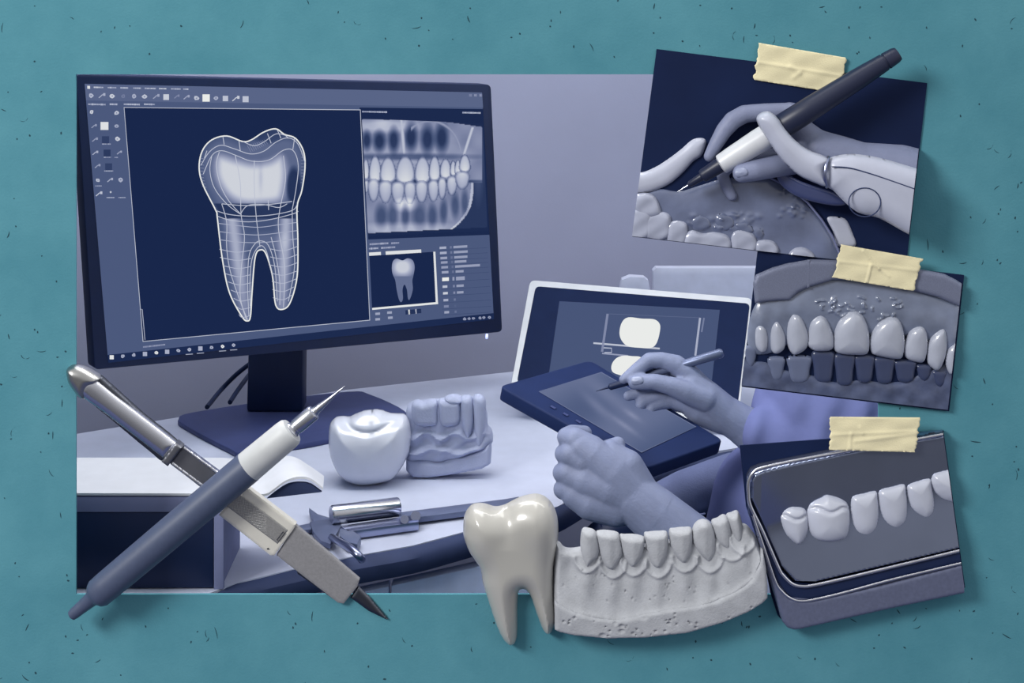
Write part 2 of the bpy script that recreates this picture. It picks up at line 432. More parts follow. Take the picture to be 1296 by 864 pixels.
# menus and icons
rnd = random.Random(5)
mb = MB()
def word(x, y, w, h, v=.75, slope=.02):
    k = x
    while k < x + w:
        ww = min(rnd.uniform(1.2, 3.2), x + w - k); hh = h * rnd.uniform(.7, 1)
        yy = y + (k - x) * slope; poly2(mb, S, [(k, yy - hh / 2), (k + ww, yy - hh / 2 + slope * ww), (k + ww, yy + hh / 2 + slope * ww), (k, yy + hh / 2)], -.0003, L(v * rnd.uniform(.8, 1.05))); k += ww + .25
for X, W in ((130, 55), (210, 50), (283, 45), (357, 45), (423, 65), (506, 42), (575, 55), (645, 30)): word(90 + X / 4.547, 85 + (113 + X * .02) / 4.547, W / 4.547, 1.9, .8)
poly2(mb, S, [(110.5, 108.5), (114, 108.7), (114, 112.4), (110.5, 112.2)], -.0003, L(.95))
part('menu_bar_text', mb); mb = MB()
for X, W in ((98, 100), (222, 45), (303, 92), (420, 62)): word(90 + X / 4.547, 85 + 213 / 4.547, W / 4.547, 2.3, .75)
part('tab_text', mb); mb = MB()
for X, Y, W in ((75, 190, 130), (597, 195, 95)): word(440 + X / 4.114, 95 + Y / 4.114, W / 4.114, 2.2, .75)
part('picture_caption', mb); mb = MB()
for k in range(3): word(440 + (632 + k * 27) / 4.114, 95 + 105 / 4.114, 3.5, 3.6, .55)
part('window_buttons', mb); mb = MB()
word(181 + 0, 439, 28, 2.4, .6, -.11)
part('status_text', mb); mb = MB()
for X, Y, W in ((150, 130, 128), (297, 123, 55), (145, 160, 65), (228, 155, 97)): word(440 + X / 5.4, 285 + Y / 5.4, W / 5.4, 2.6, .7, -.06)
part('panel_heading', mb)
mb = MB()
def blobicon(x, y, s, v, kind=0):
    if kind == 0:
        pts = [(x + s * math.cos(a) * rnd.uniform(.7, 1.1), y + s * math.sin(a) * rnd.uniform(.6, 1)) for a in np.linspace(0, 2 * math.pi, 9)[:-1]]; poly2(mb, S, pts, -.0003, L(v))
        a = rnd.uniform(0, 6); poly2(mb, S, [(x + s * .4 * math.cos(a + k), y + s * .35 * math.sin(a + k)) for k in (0, 2, 4)], -.0002, L(v * .55))
    elif kind == 1:
        stroke(mb, S, [(x - s, y + s * .7), (x - s * .2, y + s * .1), (x, y - s * .2), (x + s, y - s * .7)], 1.2, -.0003, L(v)); blob = s * .4; poly2(mb, S, [(x + s - blob, y - s), (x + s + blob, y - s), (x + s + blob, y), (x + s - blob, y)], -.0003, L(v))
    else: poly2(mb, S, [(x - s, y - s), (x + s, y - s), (x + s, y + s), (x - s, y + s)], -.0003, L(v))
for X, Y, s, v, k in ((115, 163, 3.4, .75, 0), (175, 165, 3.5, .7, 1), (237, 166, 3.6, .85, 0), (300, 166, 3, .45, 0), (363, 168, 3.4, .7, 0), (423, 170, 3.6, .8, 0), (487, 170, 3.4, .65, 1), (547, 172, 3.6, .85, 2), (606, 170, 2.8, .5, 1), (662, 174, 3.2, .65, 1), (722, 178, 3.8, .8, 0), (833, 178, 3.6, .7, 0), (888, 180, 3.4, .8, 2), (945, 182, 3.8, .85, 1), (1004, 184, 3.8, .8, 2)):
    blobicon(90 + X / 4.547, 85 + Y / 4.547, s, v, k)
blobicon(90 + 777 / 4.547, 85 + 177 / 4.547, 4.6, 1, 2)
part('toolbar_icons', mb); mb = MB()
for X, Y, s, v, k in ((118, 258, 3, .85, 0), (262, 263, 3.6, .8, 0), (130, 340, 2.8, .6, 1), (192, 338, 5, .95, 2), (262, 340, 3, .65, 0), (135, 418, 3, .6, 1), (198, 418, 4.6, .15, 2), (266, 413, 3.6, .85, 0), (137, 494, 3, .7, 1), (207, 494, 4.4, .12, 2), (276, 492, 2.6, .65, 1), (150, 570, 3, .6, 1), (216, 573, 4.4, .15, 2), (154, 650, 3, .8, 0), (222, 650, 3, .7, 1), (285, 648, 3.4, .7, 0), (158, 730, 3.4, .8, 1), (228, 718, 1.6, .85, 0)):
    blobicon(90 + X / 4.547, 85 + Y / 4.547, s, v, k)
for X, Y, W in ((178, 442, 50), (188, 518, 42), (190, 597, 52), (138, 683, 38), (204, 750, 46), (272, 750, 42), (250, 519, 20)): word(90 + X / 4.547, 85 + Y / 4.547, W / 4.547, 1.4, .7, 0)
part('palette_icons', mb); mb = MB()
for i in range(12):
    X = 185 + i * 50.5; Y = 763 - i * 5.0; x, y = 90 + X / 3.6, 240 + Y / 3.6
    blobicon(x, y, 2.7 if i else 2.6, .95 if i in (0, 4, 10) else .7, 2 if i in (0, 3, 5, 8) else 0)
    if i in (7, 8, 10, 11): stroke(mb, S, [(x - 4.5, y + 6.2), (x + 4.5, y + 5.6)], .9, -.0003, L(.7))
for X in (800, 830, 860, 905, 930, 970): blobicon(440 + X / 5.4, 285 + 640 / 5.4 - (X - 800) * .012, 2.2, .6, 0)
part('taskbar_icons', mb)
# lower right panel
mb = MB(); rows = ((155, .7), (190, .7), (225, .65), (255, .6), (288, .6), (322, .65), (370, 1), (420, .8), (465, .85), (512, .7), (555, .5), (595, .65))
W2 = (95, 95, 90, 80, 170, 55, 60, 50, 45, 0, 0, 0)
for i, (Y, v) in enumerate(rows):
    x, y = 440 + (628 + i * 3) / 5.4, 285 + Y / 5.4; h = 4.6 if i == 6 else 3
    for a, b, vv in ((0, 8.5 if i < 7 else 6, v), (13, 15.5, v * .6), (17.5, 17.5 + W2[i] / 5.4, .62)):
        if b > a: poly2(mb, S, [(x + a, y - h / 2 - a * .06), (x + b, y - h / 2 - b * .06), (x + b, y + h / 2 - b * .06), (x + a, y + h / 2 - a * .06)], -.0003, L(vv))
    stroke(mb, S, [(x - 2, y + 3.4), (x + 60, y - .4)], .4, -.0004, L(.18))
for q, v in (([(467, 319.5), (482, 318.6), (482.2, 322.6), (467.2, 323.6)], .95), ([(488, 318), (533, 315.5), (533.2, 319.8), (488.2, 322.4)], .95), ([(548.3, 318.5), (551, 318.4), (554.3, 383), (551.5, 383.2)], .95), ([(471, 389.5), (554.3, 382), (554.5, 384.6), (471.2, 392)], .98), ([(467.5, 323.8), (548.5, 318.5), (551.5, 382), (470.8, 389.6)], .02), ([(513, 392.5), (533, 390.5), (533.3, 396), (513.3, 398)], .08), ([(516.5, 391.8), (518.5, 391.6), (519, 397.6), (517, 397.8)], .95), ([(525.5, 391), (527, 390.8), (527.4, 396.8), (526, 397)], .8)):
    poly2(mb, S, q, -.00035, L(v))
for x, y in ((478, 397), (493, 395.5), (478, 404), (494, 402)): poly2(mb, S, [(x - 3, y - 1.4), (x + 3, y - 1.8), (x + 3, y + 1.2), (x - 3, y + 1.6)], -.0003, L(.65))
part('side_panel', mb)
# x-ray picture
def tell(x, y, cx, cy, rx, ry, soft=.25, p=2.6, tp=0):
    w = rx * (1 - tp * np.clip((cy - y) / ry, -1.1, 1.1)); return ell(x, y, cx, cy, np.maximum(w, 2), ry, soft, p)
def xray(px, py):
    x = (px - 440) * 4.114; y = (py - 95) * 4.114
    v = .5 + .05 * np.sin(x / 23) * np.sin(y / 31)
    v = v + .25 * ell(x, y, 200, 265, 170, 32, .8); v = v + .12 * ell(x, y, 300, 420, 300, 60, .8)
    for a in ((100, 340, 22, 45), (165, 345, 30, 50), (240, 340, 26, 60), (330, 320, 30, 70), (415, 335, 32, 66), (490, 325, 32, 72)): v = v * (1 - .8 * ell(x, y, *a, .95))
    v = np.maximum(v, .78 * np.clip(1.3 - np.abs(x - 280 - (y - 235) * .08) / 14, 0, 1) * (y < 410))
    v = np.maximum(v, .6 * np.exp(-((np.hypot((x - 430) / 160, (y - 420) / 180) - 1) ** 2) / .004) * (y < 400) * (x > 330))
    v = np.maximum(v, .8 * np.clip(1.3 - np.abs(x - 650 + (y - 275) * .32) / 13, 0, 1) * (y > 270) * (y < 420))
    v = v * (1 - .8 * ell(x, y, 400, 553, 330, 9, .9)) * (1 - .55 * ell(x, y, 300, 425, 320, 16, 1))
    for a in ((95, 490, 14, 50), (143, 490, 27, 66), (210, 495, 36, 63), (300, 494, 43, 68), (390, 495, 35, 66), (453, 487, 25, 61), (510, 487, 25, 48), (550, 485, 13, 36), (575, 480, 14, 36), (610, 460, 24, 42)):
        v = np.where(tell(x, y, a[0], a[1], a[2] + 5, a[3] + 5, .2, 2.6, .3) > .5, v * .55, v); m = tell(x, y, *a, .3, 2.4, .32); v = v * (1 - m) + m * (.7 + .13 * np.cos((x - a[0]) / a[2] * 1.3) + .1 * (y - a[1]) / a[3])
    for a in ((97, 580, 12, 30), (135, 600, 25, 56), (197, 608, 30, 56), (262, 612, 30, 55), (325, 612, 26, 55), (385, 608, 27, 55), (447, 602, 24, 55), (492, 590, 18, 54), (543, 577, 23, 48), (597, 548, 32, 44)):
        v = np.where(tell(x, y, a[0], a[1], a[2] + 5, a[3] + 5, .2, 2.6, -.3) > .5, v * .6, v); m = tell(x, y, *a, .4, 2.4, -.34); v = v * (1 - m) + m * (.62 + .14 * np.cos((x - a[0]) / a[2] * 1.3) - .12 * (y - a[1]) / a[3])
    v = v + .45 * ell(x, y, 300, 675, 45, 28, 1.2)
    for cx_, w in ((175, 30), (235, 24), (300, 18), (375, 34), (440, 22), (500, 18), (560, 20), (610, 18)): v = v * (1 - .5 * ell(x, y, cx_, 735 - max(0, cx_ - 440) * .45, w, 60, .9))
    v = v + .22 * ell(x, y, 300, 800, 260, 28, 1)
    edge = np.where(y > 560, 655 - ((y - 560) / 250) ** 3 * 120, 700); v = np.where(x > edge, .1 + .12 * ell(x, y, 680, 450, 25, 170, 1), v); v = v + .25 * ((x > edge - 14) & (x < edge) & (y > 560))
    top = 232 + np.clip(x - 430, 0, 999) * .14
    v = np.where((y > 828 - x * .05) | (y < top), .04, v)
    return np.clip(v, 0, 1)
part('jaw_x_ray', painted(S, [(458, 150), (611, 156), (617, 292), (466, 299)], -.0004, xray, 1.0), 'panoramic x-ray of both rows of teeth')
# wireframe tooth
TO = [(252, 212), (256, 191), (268, 177), (287, 172), (307, 179), (318, 177), (334, 167), (349, 163), (360, 170), (374, 175), (384, 191), (386, 212), (382, 241), (376, 262), (377, 306), (376, 350), (368, 381), (359, 391), (349, 386), (345, 350), (337, 322), (330, 316), (323, 325), (319, 369), (317, 400), (313, 406), (306, 400), (290, 369), (281, 325), (275, 275), (273, 266), (257, 234)]
TOs = spline(TO, 6)
CORE = spline([(240 + a / 3.2, 150 + b / 3.2) for a, b in [(115, 150), (190, 165), (255, 180), (320, 172), (372, 150), (392, 200), (388, 270), (368, 330), (300, 345), (215, 345), (150, 310), (105, 230)]], 5)
def toothv(x, y):
    d = distpoly(TOs, x, y); di = distpoly(CORE, x, y) * np.where(inside(CORE, x, y), 1, -1)
    crown = np.clip((di + 7) / 18, 0, 1); crown = crown * crown * (3 - 2 * crown); v = .24 + .1 * np.clip(d / 10, 0, 1) + .54 * crown - .1 * np.exp(-((x - 330) / 2.5) ** 2 - ((y - 225) / 16) ** 2)
    v = v * (1 - .7 * ((y > 258) & (y < 277)) * np.clip(d / 4, 0, 1))
    root = np.exp(-((x - (294 + (y - 280) * .14)) / 9) ** 2) + np.exp(-((x - (362 - (y - 280) * .05)) / 8) ** 2)
    v = np.where(y > 277, .24 + .46 * np.clip(root, 0, 1) * np.clip(1 - (y - 340) / 120, .4, 1), v)
    v = v * (1 - .75 * ell(x, y, 372, 236, 9, 24, .4)) * (1 - .5 * ell(x, y, 340, 172, 18, 9, .6))
    return v + .1 * ell(x, y, 341, 305, 30, 10, 1)
part('tooth_image', painted(S, TOs, -.0004, toothv, 1.6), 'shaded tooth on the dark canvas')
mb = MB(); W = lambda pts, w=.8, v=.9, cl=False: stroke(mb, S, spline(pts, 5, cl), w * 1.25, -.0002, L(v), cl)
W(TO, 1.3, 1, True)
z2 = lambda pts: [(240 + a / 3.2, 150 + b / 3.2) for a, b in pts]
for p in ([(45, 190), (80, 135), (125, 108), (180, 122), (245, 143), (300, 132), (350, 95), (400, 78), (440, 105), (468, 180)], [(55, 225), (90, 150), (130, 130), (190, 150), (250, 172), (320, 168), (380, 128), (420, 130), (440, 190), (430, 290), (415, 370)],
          [(90, 150), (82, 210), (100, 280), (150, 345), (210, 390)], [(120, 135), (108, 190), (125, 270), (160, 335), (205, 385)], [(215, 92), (260, 110), (300, 95), (350, 62), (395, 70)], [(130, 345), (220, 352), (320, 348), (415, 335)],
          [(105, 372), (160, 388), (240, 395), (330, 390), (415, 372), (437, 345)], [(112, 395), (160, 410), (240, 418), (330, 408), (420, 385), (440, 375)], [(205, 388), (235, 352), (300, 348), (360, 360), (395, 345)],
          [(70, 130), (60, 160)], [(135, 75), (140, 105)], [(200, 90), (205, 130)], [(315, 60), (330, 100)], [(355, 45), (370, 80)], [(385, 65), (400, 80)], [(425, 80), (418, 125)],
          [(185, 150), (205, 260), (208, 385), (222, 480), (210, 600), (205, 720), (230, 815)], [(262, 170), (262, 280), (270, 400), (285, 520)], [(380, 150), (388, 250), (365, 370), (360, 450), (385, 600), (380, 765)],
          [(130, 345), (150, 420), (150, 520), (165, 620), (205, 740), (235, 815)], [(415, 370), (418, 480), (425, 600), (400, 740)], [(318, 330), (320, 370)],
          [(330, 480), (350, 560), (365, 660), (365, 755)], [(240, 800), (235, 680), (240, 560), (262, 510), (288, 495), (320, 515), (345, 600), (355, 740)], [(245, 760), (245, 640), (255, 560), (285, 515), (312, 540), (335, 640)]): W(z2(p), .75, .8)
for k in range(12):                                                   # rings across the roots
    y = 430 + k * 33; xl = 115 + k * 2 + max(0, k - 4) * 9
    if y < 500: W(z2([(xl, y - 6), (200, y + 4), (280, y + 10 - k * 2), (360, y), (438, y - 10)]), .7, .7)
    else:
        W(z2([(xl, y), (180 + k * 3, y + 12), (248, y + 4)]), .7, .75)
        if y < 760: W(z2([(322 + (y - 500) * .07, y - 2), (380, y + 6), (438 - max(0, y - 640) * .3, y - 12)]), .7, .75)
for k in range(10): a = 205 + k * 10; W([(252.5 + max(0, k - 6) * 1.1 + 0, 200 + k * 4), (258 + max(0, k - 6) * 1.1, 201 + k * 4)], .35, .6); W([(381 - max(0, k - 8) * .6, 195 + k * 4), (385 - max(0, k - 8) * .6, 195 + k * 4)], .35, .6)
for k in range(10): W([(313 + k * 2.4, 184 + k * -.8), (318 + k * 2.3, 193 - k * 1.2)], .35, .55)
part('tooth_wireframe', mb, 'fine white wireframe drawn over the tooth')
def miniv(x, y):
    x2 = (x - 440) * 5.4; y2 = (y - 285) * 5.4
    v = .3 + .55 * ell(x2, y2, 375, 285, 70, 60, .9, 2.4); v = np.where(y2 > 350, .38, v); return v
MT = [(440 + a / 5.4, 285 + b / 5.4) for a, b in ((302, 290), (310, 245), (335, 228), (375, 240), (410, 225), (445, 240), (458, 285), (450, 340), (442, 380), (445, 440), (425, 505), (412, 500), (405, 440), (388, 405), (375, 440), (378, 500), (366, 525), (350, 505), (335, 440), (325, 375), (308, 335))]
part('tooth_thumbnail', painted(S, spline(MT, 4), -.0003, miniv, 1.2), 'small tooth picture in the lower right window')
mb = MB(); q = [(614 + 3 * math.cos(a), 424.5 + 1.6 * math.sin(a)) for a in np.linspace(0, 6.28, 13)[:-1]]
mb = MB(); c0 = S(616, 424, 0); mb.tube([c0 + Vector((0, -.002, -.004)), c0 + Vector((0, .004, 0))], .0022, 12)
lm = bpy.data.materials.new('led'); lm.use_nodes = True; bb = lm.node_tree.nodes['Principled BSDF']; bb.inputs['Emission Color'].default_value = (*lin((170, 185, 255)), 1); bb.inputs['Emission Strength'].default_value = 1
tag(finish('power_light', mb.me(), lm, t), 'small glowing blue power light')
# stand
bp = [(226, 529), (233, 537), (290, 567), (312, 571), (420, 554), (500, 527), (512, 519), (470, 499), (440, 495), (330, 508), (240, 522)]
bps = spline(bp, 4)
mb = MB(); mb.prism([D(x, y, DESK + .008) + Vector((0, 0, 0)) for x, y in bps], [Vector((*D(x, y, DESK + .008)[:2], DESK)) for x, y in bps])
bm_ = mat('stand_base_blue', (52, 64, 122), .5, spec=.3)
tag(finish('stand_base', mb.me(bevel=.002), bm_, t), 'flat blue stand base')
tq = [(315, 440), (384, 440), (384, 520), (312, 520)]
Yn = base_c.y; mb = MB(); mb.prism([P(315, 400, Yn), P(384, 400, Yn), P(383, 521, Yn), P(312, 521, Yn)], [P(315, 400, Yn) + Vector((0, .045, 0)), P(384, 400, Yn) + Vector((0, .045, 0)), P(383, 521, Yn) + Vector((0, .045, 0)), P(312, 521, Yn) + Vector((0, .045, 0))])
finish('stand_neck', mb.me(bevel=.004), navy, t)
for k, pts in enumerate(([(318, 459, 2.46), (300, 473, 2.47), (280, 493, 2.48), (262, 515, 2.40)], [(329, 459, 2.50), (314, 476, 2.49), (300, 495, 2.46), (291, 509, 2.40)])):
    mb = MB(); c = [P(*p) for p in pts[:-1]] + [D(pts[-1][0], pts[-1][1], DESK + .005)]
    c = [Vector(v) for v in spline([tuple(v) for v in c], 6, False)] if False else c
    def cr(c, n=8):
        o = []
        for i in range(len(c) - 1):
            g = lambda q: c[min(max(q, 0), len(c) - 1)]
            for u in range(n):
                s = u / n; p0, p1, p2, p3 = g(i - 1), g(i), g(i + 1), g(i + 2)
                o.append(.5 * (2 * p1 + (p2 - p0) * s + (2 * p0 - 5 * p1 + 4 * p2 - p3) * s * s + (3 * p1 - p0 - 3 * p2 + p3) * s ** 3))
        return o + [c[-1]]
    mb.tube(cr(c), .0036, 10)
    tag(finish('monitor_cable', mb.me(), navy), ['dark cable hanging behind the monitor, the longer one further left', 'dark cable hanging behind the monitor, the one nearer its stand neck'][k], 'cable', 'cables behind the monitor')
# ================================================================ box with paper
Yb = 1.709; zt = CZ - (628 - HOR) / F * Yb; Yt = (CZ - zt) * F / (583 - HOR)
t = empty('storage_box', Vector((-.43, Yb + .06, DESK)), 'dark navy box with lavender edges at the left end of the desk', 'box')
lavb = mat('lavender_board', (112, 120, 166), .8, spec=.1)
mb = MB(); xr = (283 - CX) / F * Yb; xl = -.62; zb = DESK
def boxm(x0, x1, y0, y1, z0, z1, bev=.001):
    mb = MB(); mb.prism([Vector((x0, y0, z0)), Vector((x1, y0, z0)), Vector((x1, y0, z1)), Vector((x0, y0, z1))], [Vector((x0, y1, z0)), Vector((x1, y1, z0)), Vector((x1, y1, z1)), Vector((x0, y1, z1))]); return mb.me(bevel=bev)
r1 = (270 - CX) / F * Yb; z1 = CZ - (648 - HOR) / F * Yb
finish('body', boxm(xl, xr - .003, Yb + .004, Yt, zb, zt - .004), lavb, t)
tag(finish('front_panel', boxm(xl, r1, Yb, Yb + .0035, zb + .002, z1), navy, t), 'dark navy front panel')
finish('edge_strip', boxm(r1 + .0004, xr, Yb, Yb + .006, zb, z1), lavb, t)
finish('lid', boxm(xl, xr + .002, Yb - .001, Yt, z1 + .0003, zt), lavb, t)
fro = [(60, 628), (235, 628.5), (310, 629), (335, 629), (345, 624), (360, 613), (376, 607.5), (392, 609), (409, 621)]
bak = [(60, 583), (200, 583), (270, 583), (300, 584), (330, 583), (352, 581), (372, 582), (390, 592), (410, 606)]
A = [P(x, y, Yb - .002) + Vector((0, 0, .0012)) for x, y in spline(fro, 6, False)]; B = [P(x, y, Yt + .0) + Vector((0, 0, .0012)) for x, y in spline(bak, 6, False)]
mb = MB(); n = len(A); K = 6; vs = []
for i in range(n):
    for k in range(K + 1): vs.append(A[i].lerp(B[i], k / K))
th = Vector((0, 0, .0025)); m = len(vs); vs2 = [v + th for v in vs]
fs = []
for i in range(n - 1):
    for k in range(K):
        a = i * (K + 1) + k; fs.append((a, a + 1, a + K + 2, a + K + 1)); fs.append((a + m, a + K + 1 + m, a + K + 2 + m, a + 1 + m))
for i in range(n - 1):
    a, b = i * (K + 1), (i + 1) * (K + 1); fs.append((a, b, b + m, a + m)); a += K; b += K; fs.append((a, a + m, b + m, b))
fs.append(tuple([k for k in range(K + 1)] + [k + m for k in range(K, -1, -1)])); e = (n - 1) * (K + 1); fs.append(tuple([e + k for k in range(K + 1)] + [e + k + m for k in range(K, -1, -1)]))
mb.add(vs + vs2, fs)
psh = mat('white_paper', (202, 205, 214), .75, var=.03, bump=.3, bscale=60)
tag(finish('paper_sheet', mb.me(), psh), 'white paper sheet lying on the navy box, its right end curling up', 'paper')
mb = MB(); arch = spline([(338, 629), (348, 621), (362, 612), (376, 609), (392, 611), (407, 621)], 5, False)  # arched dark blue piece put in beneath the paper curl
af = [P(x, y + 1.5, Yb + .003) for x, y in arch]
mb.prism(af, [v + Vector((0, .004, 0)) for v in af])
tag(finish('curl_infill', mb.me(), desk_edge), 'dark blue arched infill under the curled end of the white paper', 'support')

# ================================================================ ceramic crown
Yc = 2.06; M = atdepth(Yc)
CO = [(416, 549), (418, 536), (424, 529), (433, 527), (441, 528), (448, 525), (462, 520), (480, 519), (492, 523), (502, 524), (512, 525), (518, 534), (520, 550), (518, 570), (511, 587), (502, 600), (493, 606), (478, 610), (459, 612), (445, 609), (434, 603), (424, 590), (417, 570)]
def crx(x, y, d):
    top = np.clip((552 - y) / 30, 0, 1)
    return -5 * np.exp(-((x - 466) / 9) ** 2) * top + 3 * np.exp(-(((x - 440) / 14) ** 2 + ((y - 548) / 18) ** 2)) + 3 * np.exp(-(((x - 498) / 14) ** 2 + ((y - 550) / 18) ** 2)) - 4 * np.exp(-(((y - 534 - 6 * np.cos((x - 466) / 14)) / 3.5) ** 2)) * (np.abs(x - 468) < 42)
cer = mat('ceramic', (206, 211, 230), .28, spec=.5, coat=.7, var=.02)
tag(finish('ceramic_crown', inflate(CO, M, 38, 48, 2, back=.9, extra=crx, pw=2.2), cer), 'large glossy white molar crown standing on the desk by the plaster model', 'tooth model')

# ================================================================ plaster tooth model on the desk
Yp = 2.065; k = Yp / F; M = atdepth(Yp)
t = empty('plaster_model', P(567, 605, Yp), 'pale blue plaster block of five ridged teeth on the desk', 'plaster model')
base = [(513, 584), (520, 583), (559, 586), (600, 575), (621, 561), (622, 575), (621, 591), (611, 597), (575, 604), (540, 609), (522, 608), (513, 600)]
finish('base', inflate(base, M, 12, 6, 2, rim=14, back=0, sp=False, base=-30), plaster_b, t)
body = [(514, 586), (513, 555), (513, 525), (518, 517), (530, 514), (560, 512), (585, 510), (608, 512), (616, 530), (617, 545), (622, 552), (622, 566), (600, 578), (560, 589), (530, 588)]
def px_(x, y, d):
    g = 5 * np.exp(-((y - 552 - 4 * np.cos((x - 520) / 6)) / 4.) ** 2) + 5 * np.exp(-((y - 572 - 3 * np.sin(x / 9)) / 4.) ** 2) + 1.5 * np.sin(x / 5 + y / 3) * np.exp(-((y - 566) / 12) ** 2)
    r = 3 * np.cos((x - 527) / 27 * 2 * np.pi / 1.0 * .5) ** 2
    return g + r
finish('gum', inflate(body, M, 10, 12, 2, rim=14, extra=px_, base=-30), plaster_b, t)
for q in ([(521, 513), (527, 509), (535, 511), (545, 508), (553, 511), (554, 525), (553, 538), (540, 541), (526, 539), (521, 528)], [(555, 509), (563, 507), (575, 507), (582, 510), (583, 525), (581, 537), (570, 541), (558, 539), (555, 525)],
          [(563, 506), (571, 502), (580, 503), (586, 508), (580, 514), (568, 514)], [(583, 506), (592, 503), (598, 508), (600, 525), (598, 545), (592, 556), (586, 545), (583, 525)], [(599, 505), (607, 502), (614, 508), (615, 525), (614, 545), (608, 566), (602, 560), (599, 530)]):
    finish('tooth', inflate(q, M, 9, 8, 1.5, rim=8, base=-14), plaster_b, t)

calb = mat('caliper_blue', (100, 112, 152), .4, metal=.3)
# ================================================================ calipers
t = empty('calipers', D(520, 650), 'steel calipers with a silver barrel lying along the desk front', 'calipers')
def lay(pts, z0, z1, sp=False, bev=.0006):
    if sp: pts = spline(pts, 5)
    mb = MB(); mb.prism([D(x, y, z1) for x, y in pts], [Vector((*D(x, y, z1)[:2], z0)) for x, y in pts]); return mb.me(bevel=bev)
z = DESK + .0006
tag(finish('beam', lay([(505, 648), (640, 631), (656, 628), (664, 631), (640, 640), (505, 657)], z + .003, z + .010), calb, t), 'long blue-grey beam ending in a point')
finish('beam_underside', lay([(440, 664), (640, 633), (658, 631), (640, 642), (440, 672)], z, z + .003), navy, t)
a, b = D(419, 652, z + .017), D(505, 641, z + .017)
tag(finish('barrel', lathe(a, b, [(0, .004), (.0, .0105), (.002, .0115), ((b - a).length - .002, .0115), ((b - a).length, .0105), ((b - a).length, .004)]).me(), chrome, t), 'bright silver barrel')
finish('slide_block', lay([(432, 666), (520, 652), (530, 653), (530, 660), (440, 672)], z + .002, z + .012), chrome_b, t)
mb = MB(); mb.tube([D(512, 657, z + .002), D(512, 657, z + .018)], .005, 16); mb.tube([D(526, 653, z + .004), D(526, 653, z + .016)], .006, 16); finish('thumb_screw', mb.me(), chrome_b, t)
for q in ([(391, 642), (402, 650), (422, 656), (424, 666), (404, 668), (394, 655)], [(392, 660), (420, 656), (432, 662), (428, 672), (418, 688), (406, 684), (396, 672)], [(430, 668), (448, 672), (457, 678), (452, 688), (440, 686), (430, 678)], [(376, 665), (394, 661), (394, 669), (378, 671)]):
    jz = q[0][0] * 1e-5; finish('jaw', lay(q, z + .002, z + .006 + (q[0][0] - 370) * .0001, False), calb, t)
mb = MB(); c = cr([D(420, 680, z + .008), D(430, 686, z + .014), D(444, 694, z + .016), D(454, 703, z + .012), D(458, 708, z + .0055)], 6); mb.tube(c, .0045, 12)
tag(finish('finger_ring', mb.me(), chrome_b, t), 'curved bright steel finger hook')

# ================================================================ pale things by the wall
wallm = mat('pale_card', (178, 184, 212), .8)
Yw = D(900, 456).y
M = atdepth(Yw - .05)
bz = lambda pts, M, n, l, c, mm: tag(finish(n, inflate(pts, M, 1, 3, 6, rim=16, sp=False, base=-10), mm), l, c)
bz([(826, 342), (830, 338), (1010, 338), (1010, 463), (826, 463)], M, 'storage_carton', 'blurred pale carton standing behind the white-framed display', 'box', wallm)
M = atdepth(Yw - .12)
bz([(784, 364), (787, 353), (797, 349), (815, 350), (820, 354), (822, 364), (822, 469), (784, 469)], M, 'pale_jar', 'blurred pale jar peeking over the white-framed display, left of the carton', 'jar', wallm)

# ================================================================ white-framed display
bez_m = mat('display_bezel', (19, 33, 68), .6, spec=.08)
DQ = [(671, 354), (952, 377), (933, 541), (646, 490)]
T = Plane.facing(DQ, 2.35, -6, 50); kz = min((CZ - DESK - .014) / (CZ - v.z) for v in T.c); T = Plane.facing(DQ, 2.35 * kz, -6, 50); lo = min(v.z for v in T.c); print('display', T.Y, 'low z', [round(v.z, 3) for v in T.c], T.n)
t = empty('pen_display', D(790, 545), 'white-framed drawing display leaning up behind the hands', 'display')
fr = rquad(DQ, 7)
mb = MB(); mb.prism([T(x, y, 0) for x, y in fr], [T(x, y, 0) - T.n * .014 for x, y in fr]); finish('frame', mb.me(bevel=.001), white, t)
f2 = rquad([(678, 362), (949, 384), (931, 534), (654, 484)], 6)
mb = MB(); mb.prism([T(x, y, .0012) for x, y in f2], [T(x, y, -.002) for x, y in f2]); tag(finish('bezel', mb.me(), bez_m, t), 'dark bezel')
mb = MB(); poly2(mb, T, [(708, 381), (911, 392), (897, 518), (694, 478)], .0016, L(.24))
scr = None
o = finish('screen', mb.colored(), screen_mat(), t); scr = o
mb = MB()
poly2(mb, T, spline([(795, 401.5), (812, 403), (828, 404), (835, 410), (835, 420), (831, 434), (824, 440), (810, 440), (795, 438), (787, 431), (784, 421), (787, 408)], 5), .0019, L(1))
poly2(mb, T, spline([(775, 470), (774, 462), (779, 454), (788, 450), (800, 450.5), (812, 453), (808, 470), (795, 476), (783, 474)], 5), .0019, L(1))
part('tooth_shape', mb, 'two plain white tooth blocks on the display')
mb = MB()
for pts, w, v in (([(769, 397), (762, 445)], 3, .5), ([(751, 434), (835, 441)], 2.2, .8), ([(886, 402), (880, 450)], 2.6, .7), ([(891, 402), (888, 420)], 2, .45), ([(762, 447), (795, 450)], 1.8, .6), ([(764, 440), (774, 440.5), (774, 446), (765, 446)], 1.4, .75), ([(769, 397), (886, 402)], .6, .35)): stroke(mb, T, pts, w, .0018, L(v))
part('guide_lines', mb)
mb = MB(); a = T(800, 410, 0) - T.n * .014; b = Vector((a.x, a.y + .03, DESK + .004)); mb.tube([a, b], .006, 12); 
finish('prop_stand', mb.me(), navy, t)

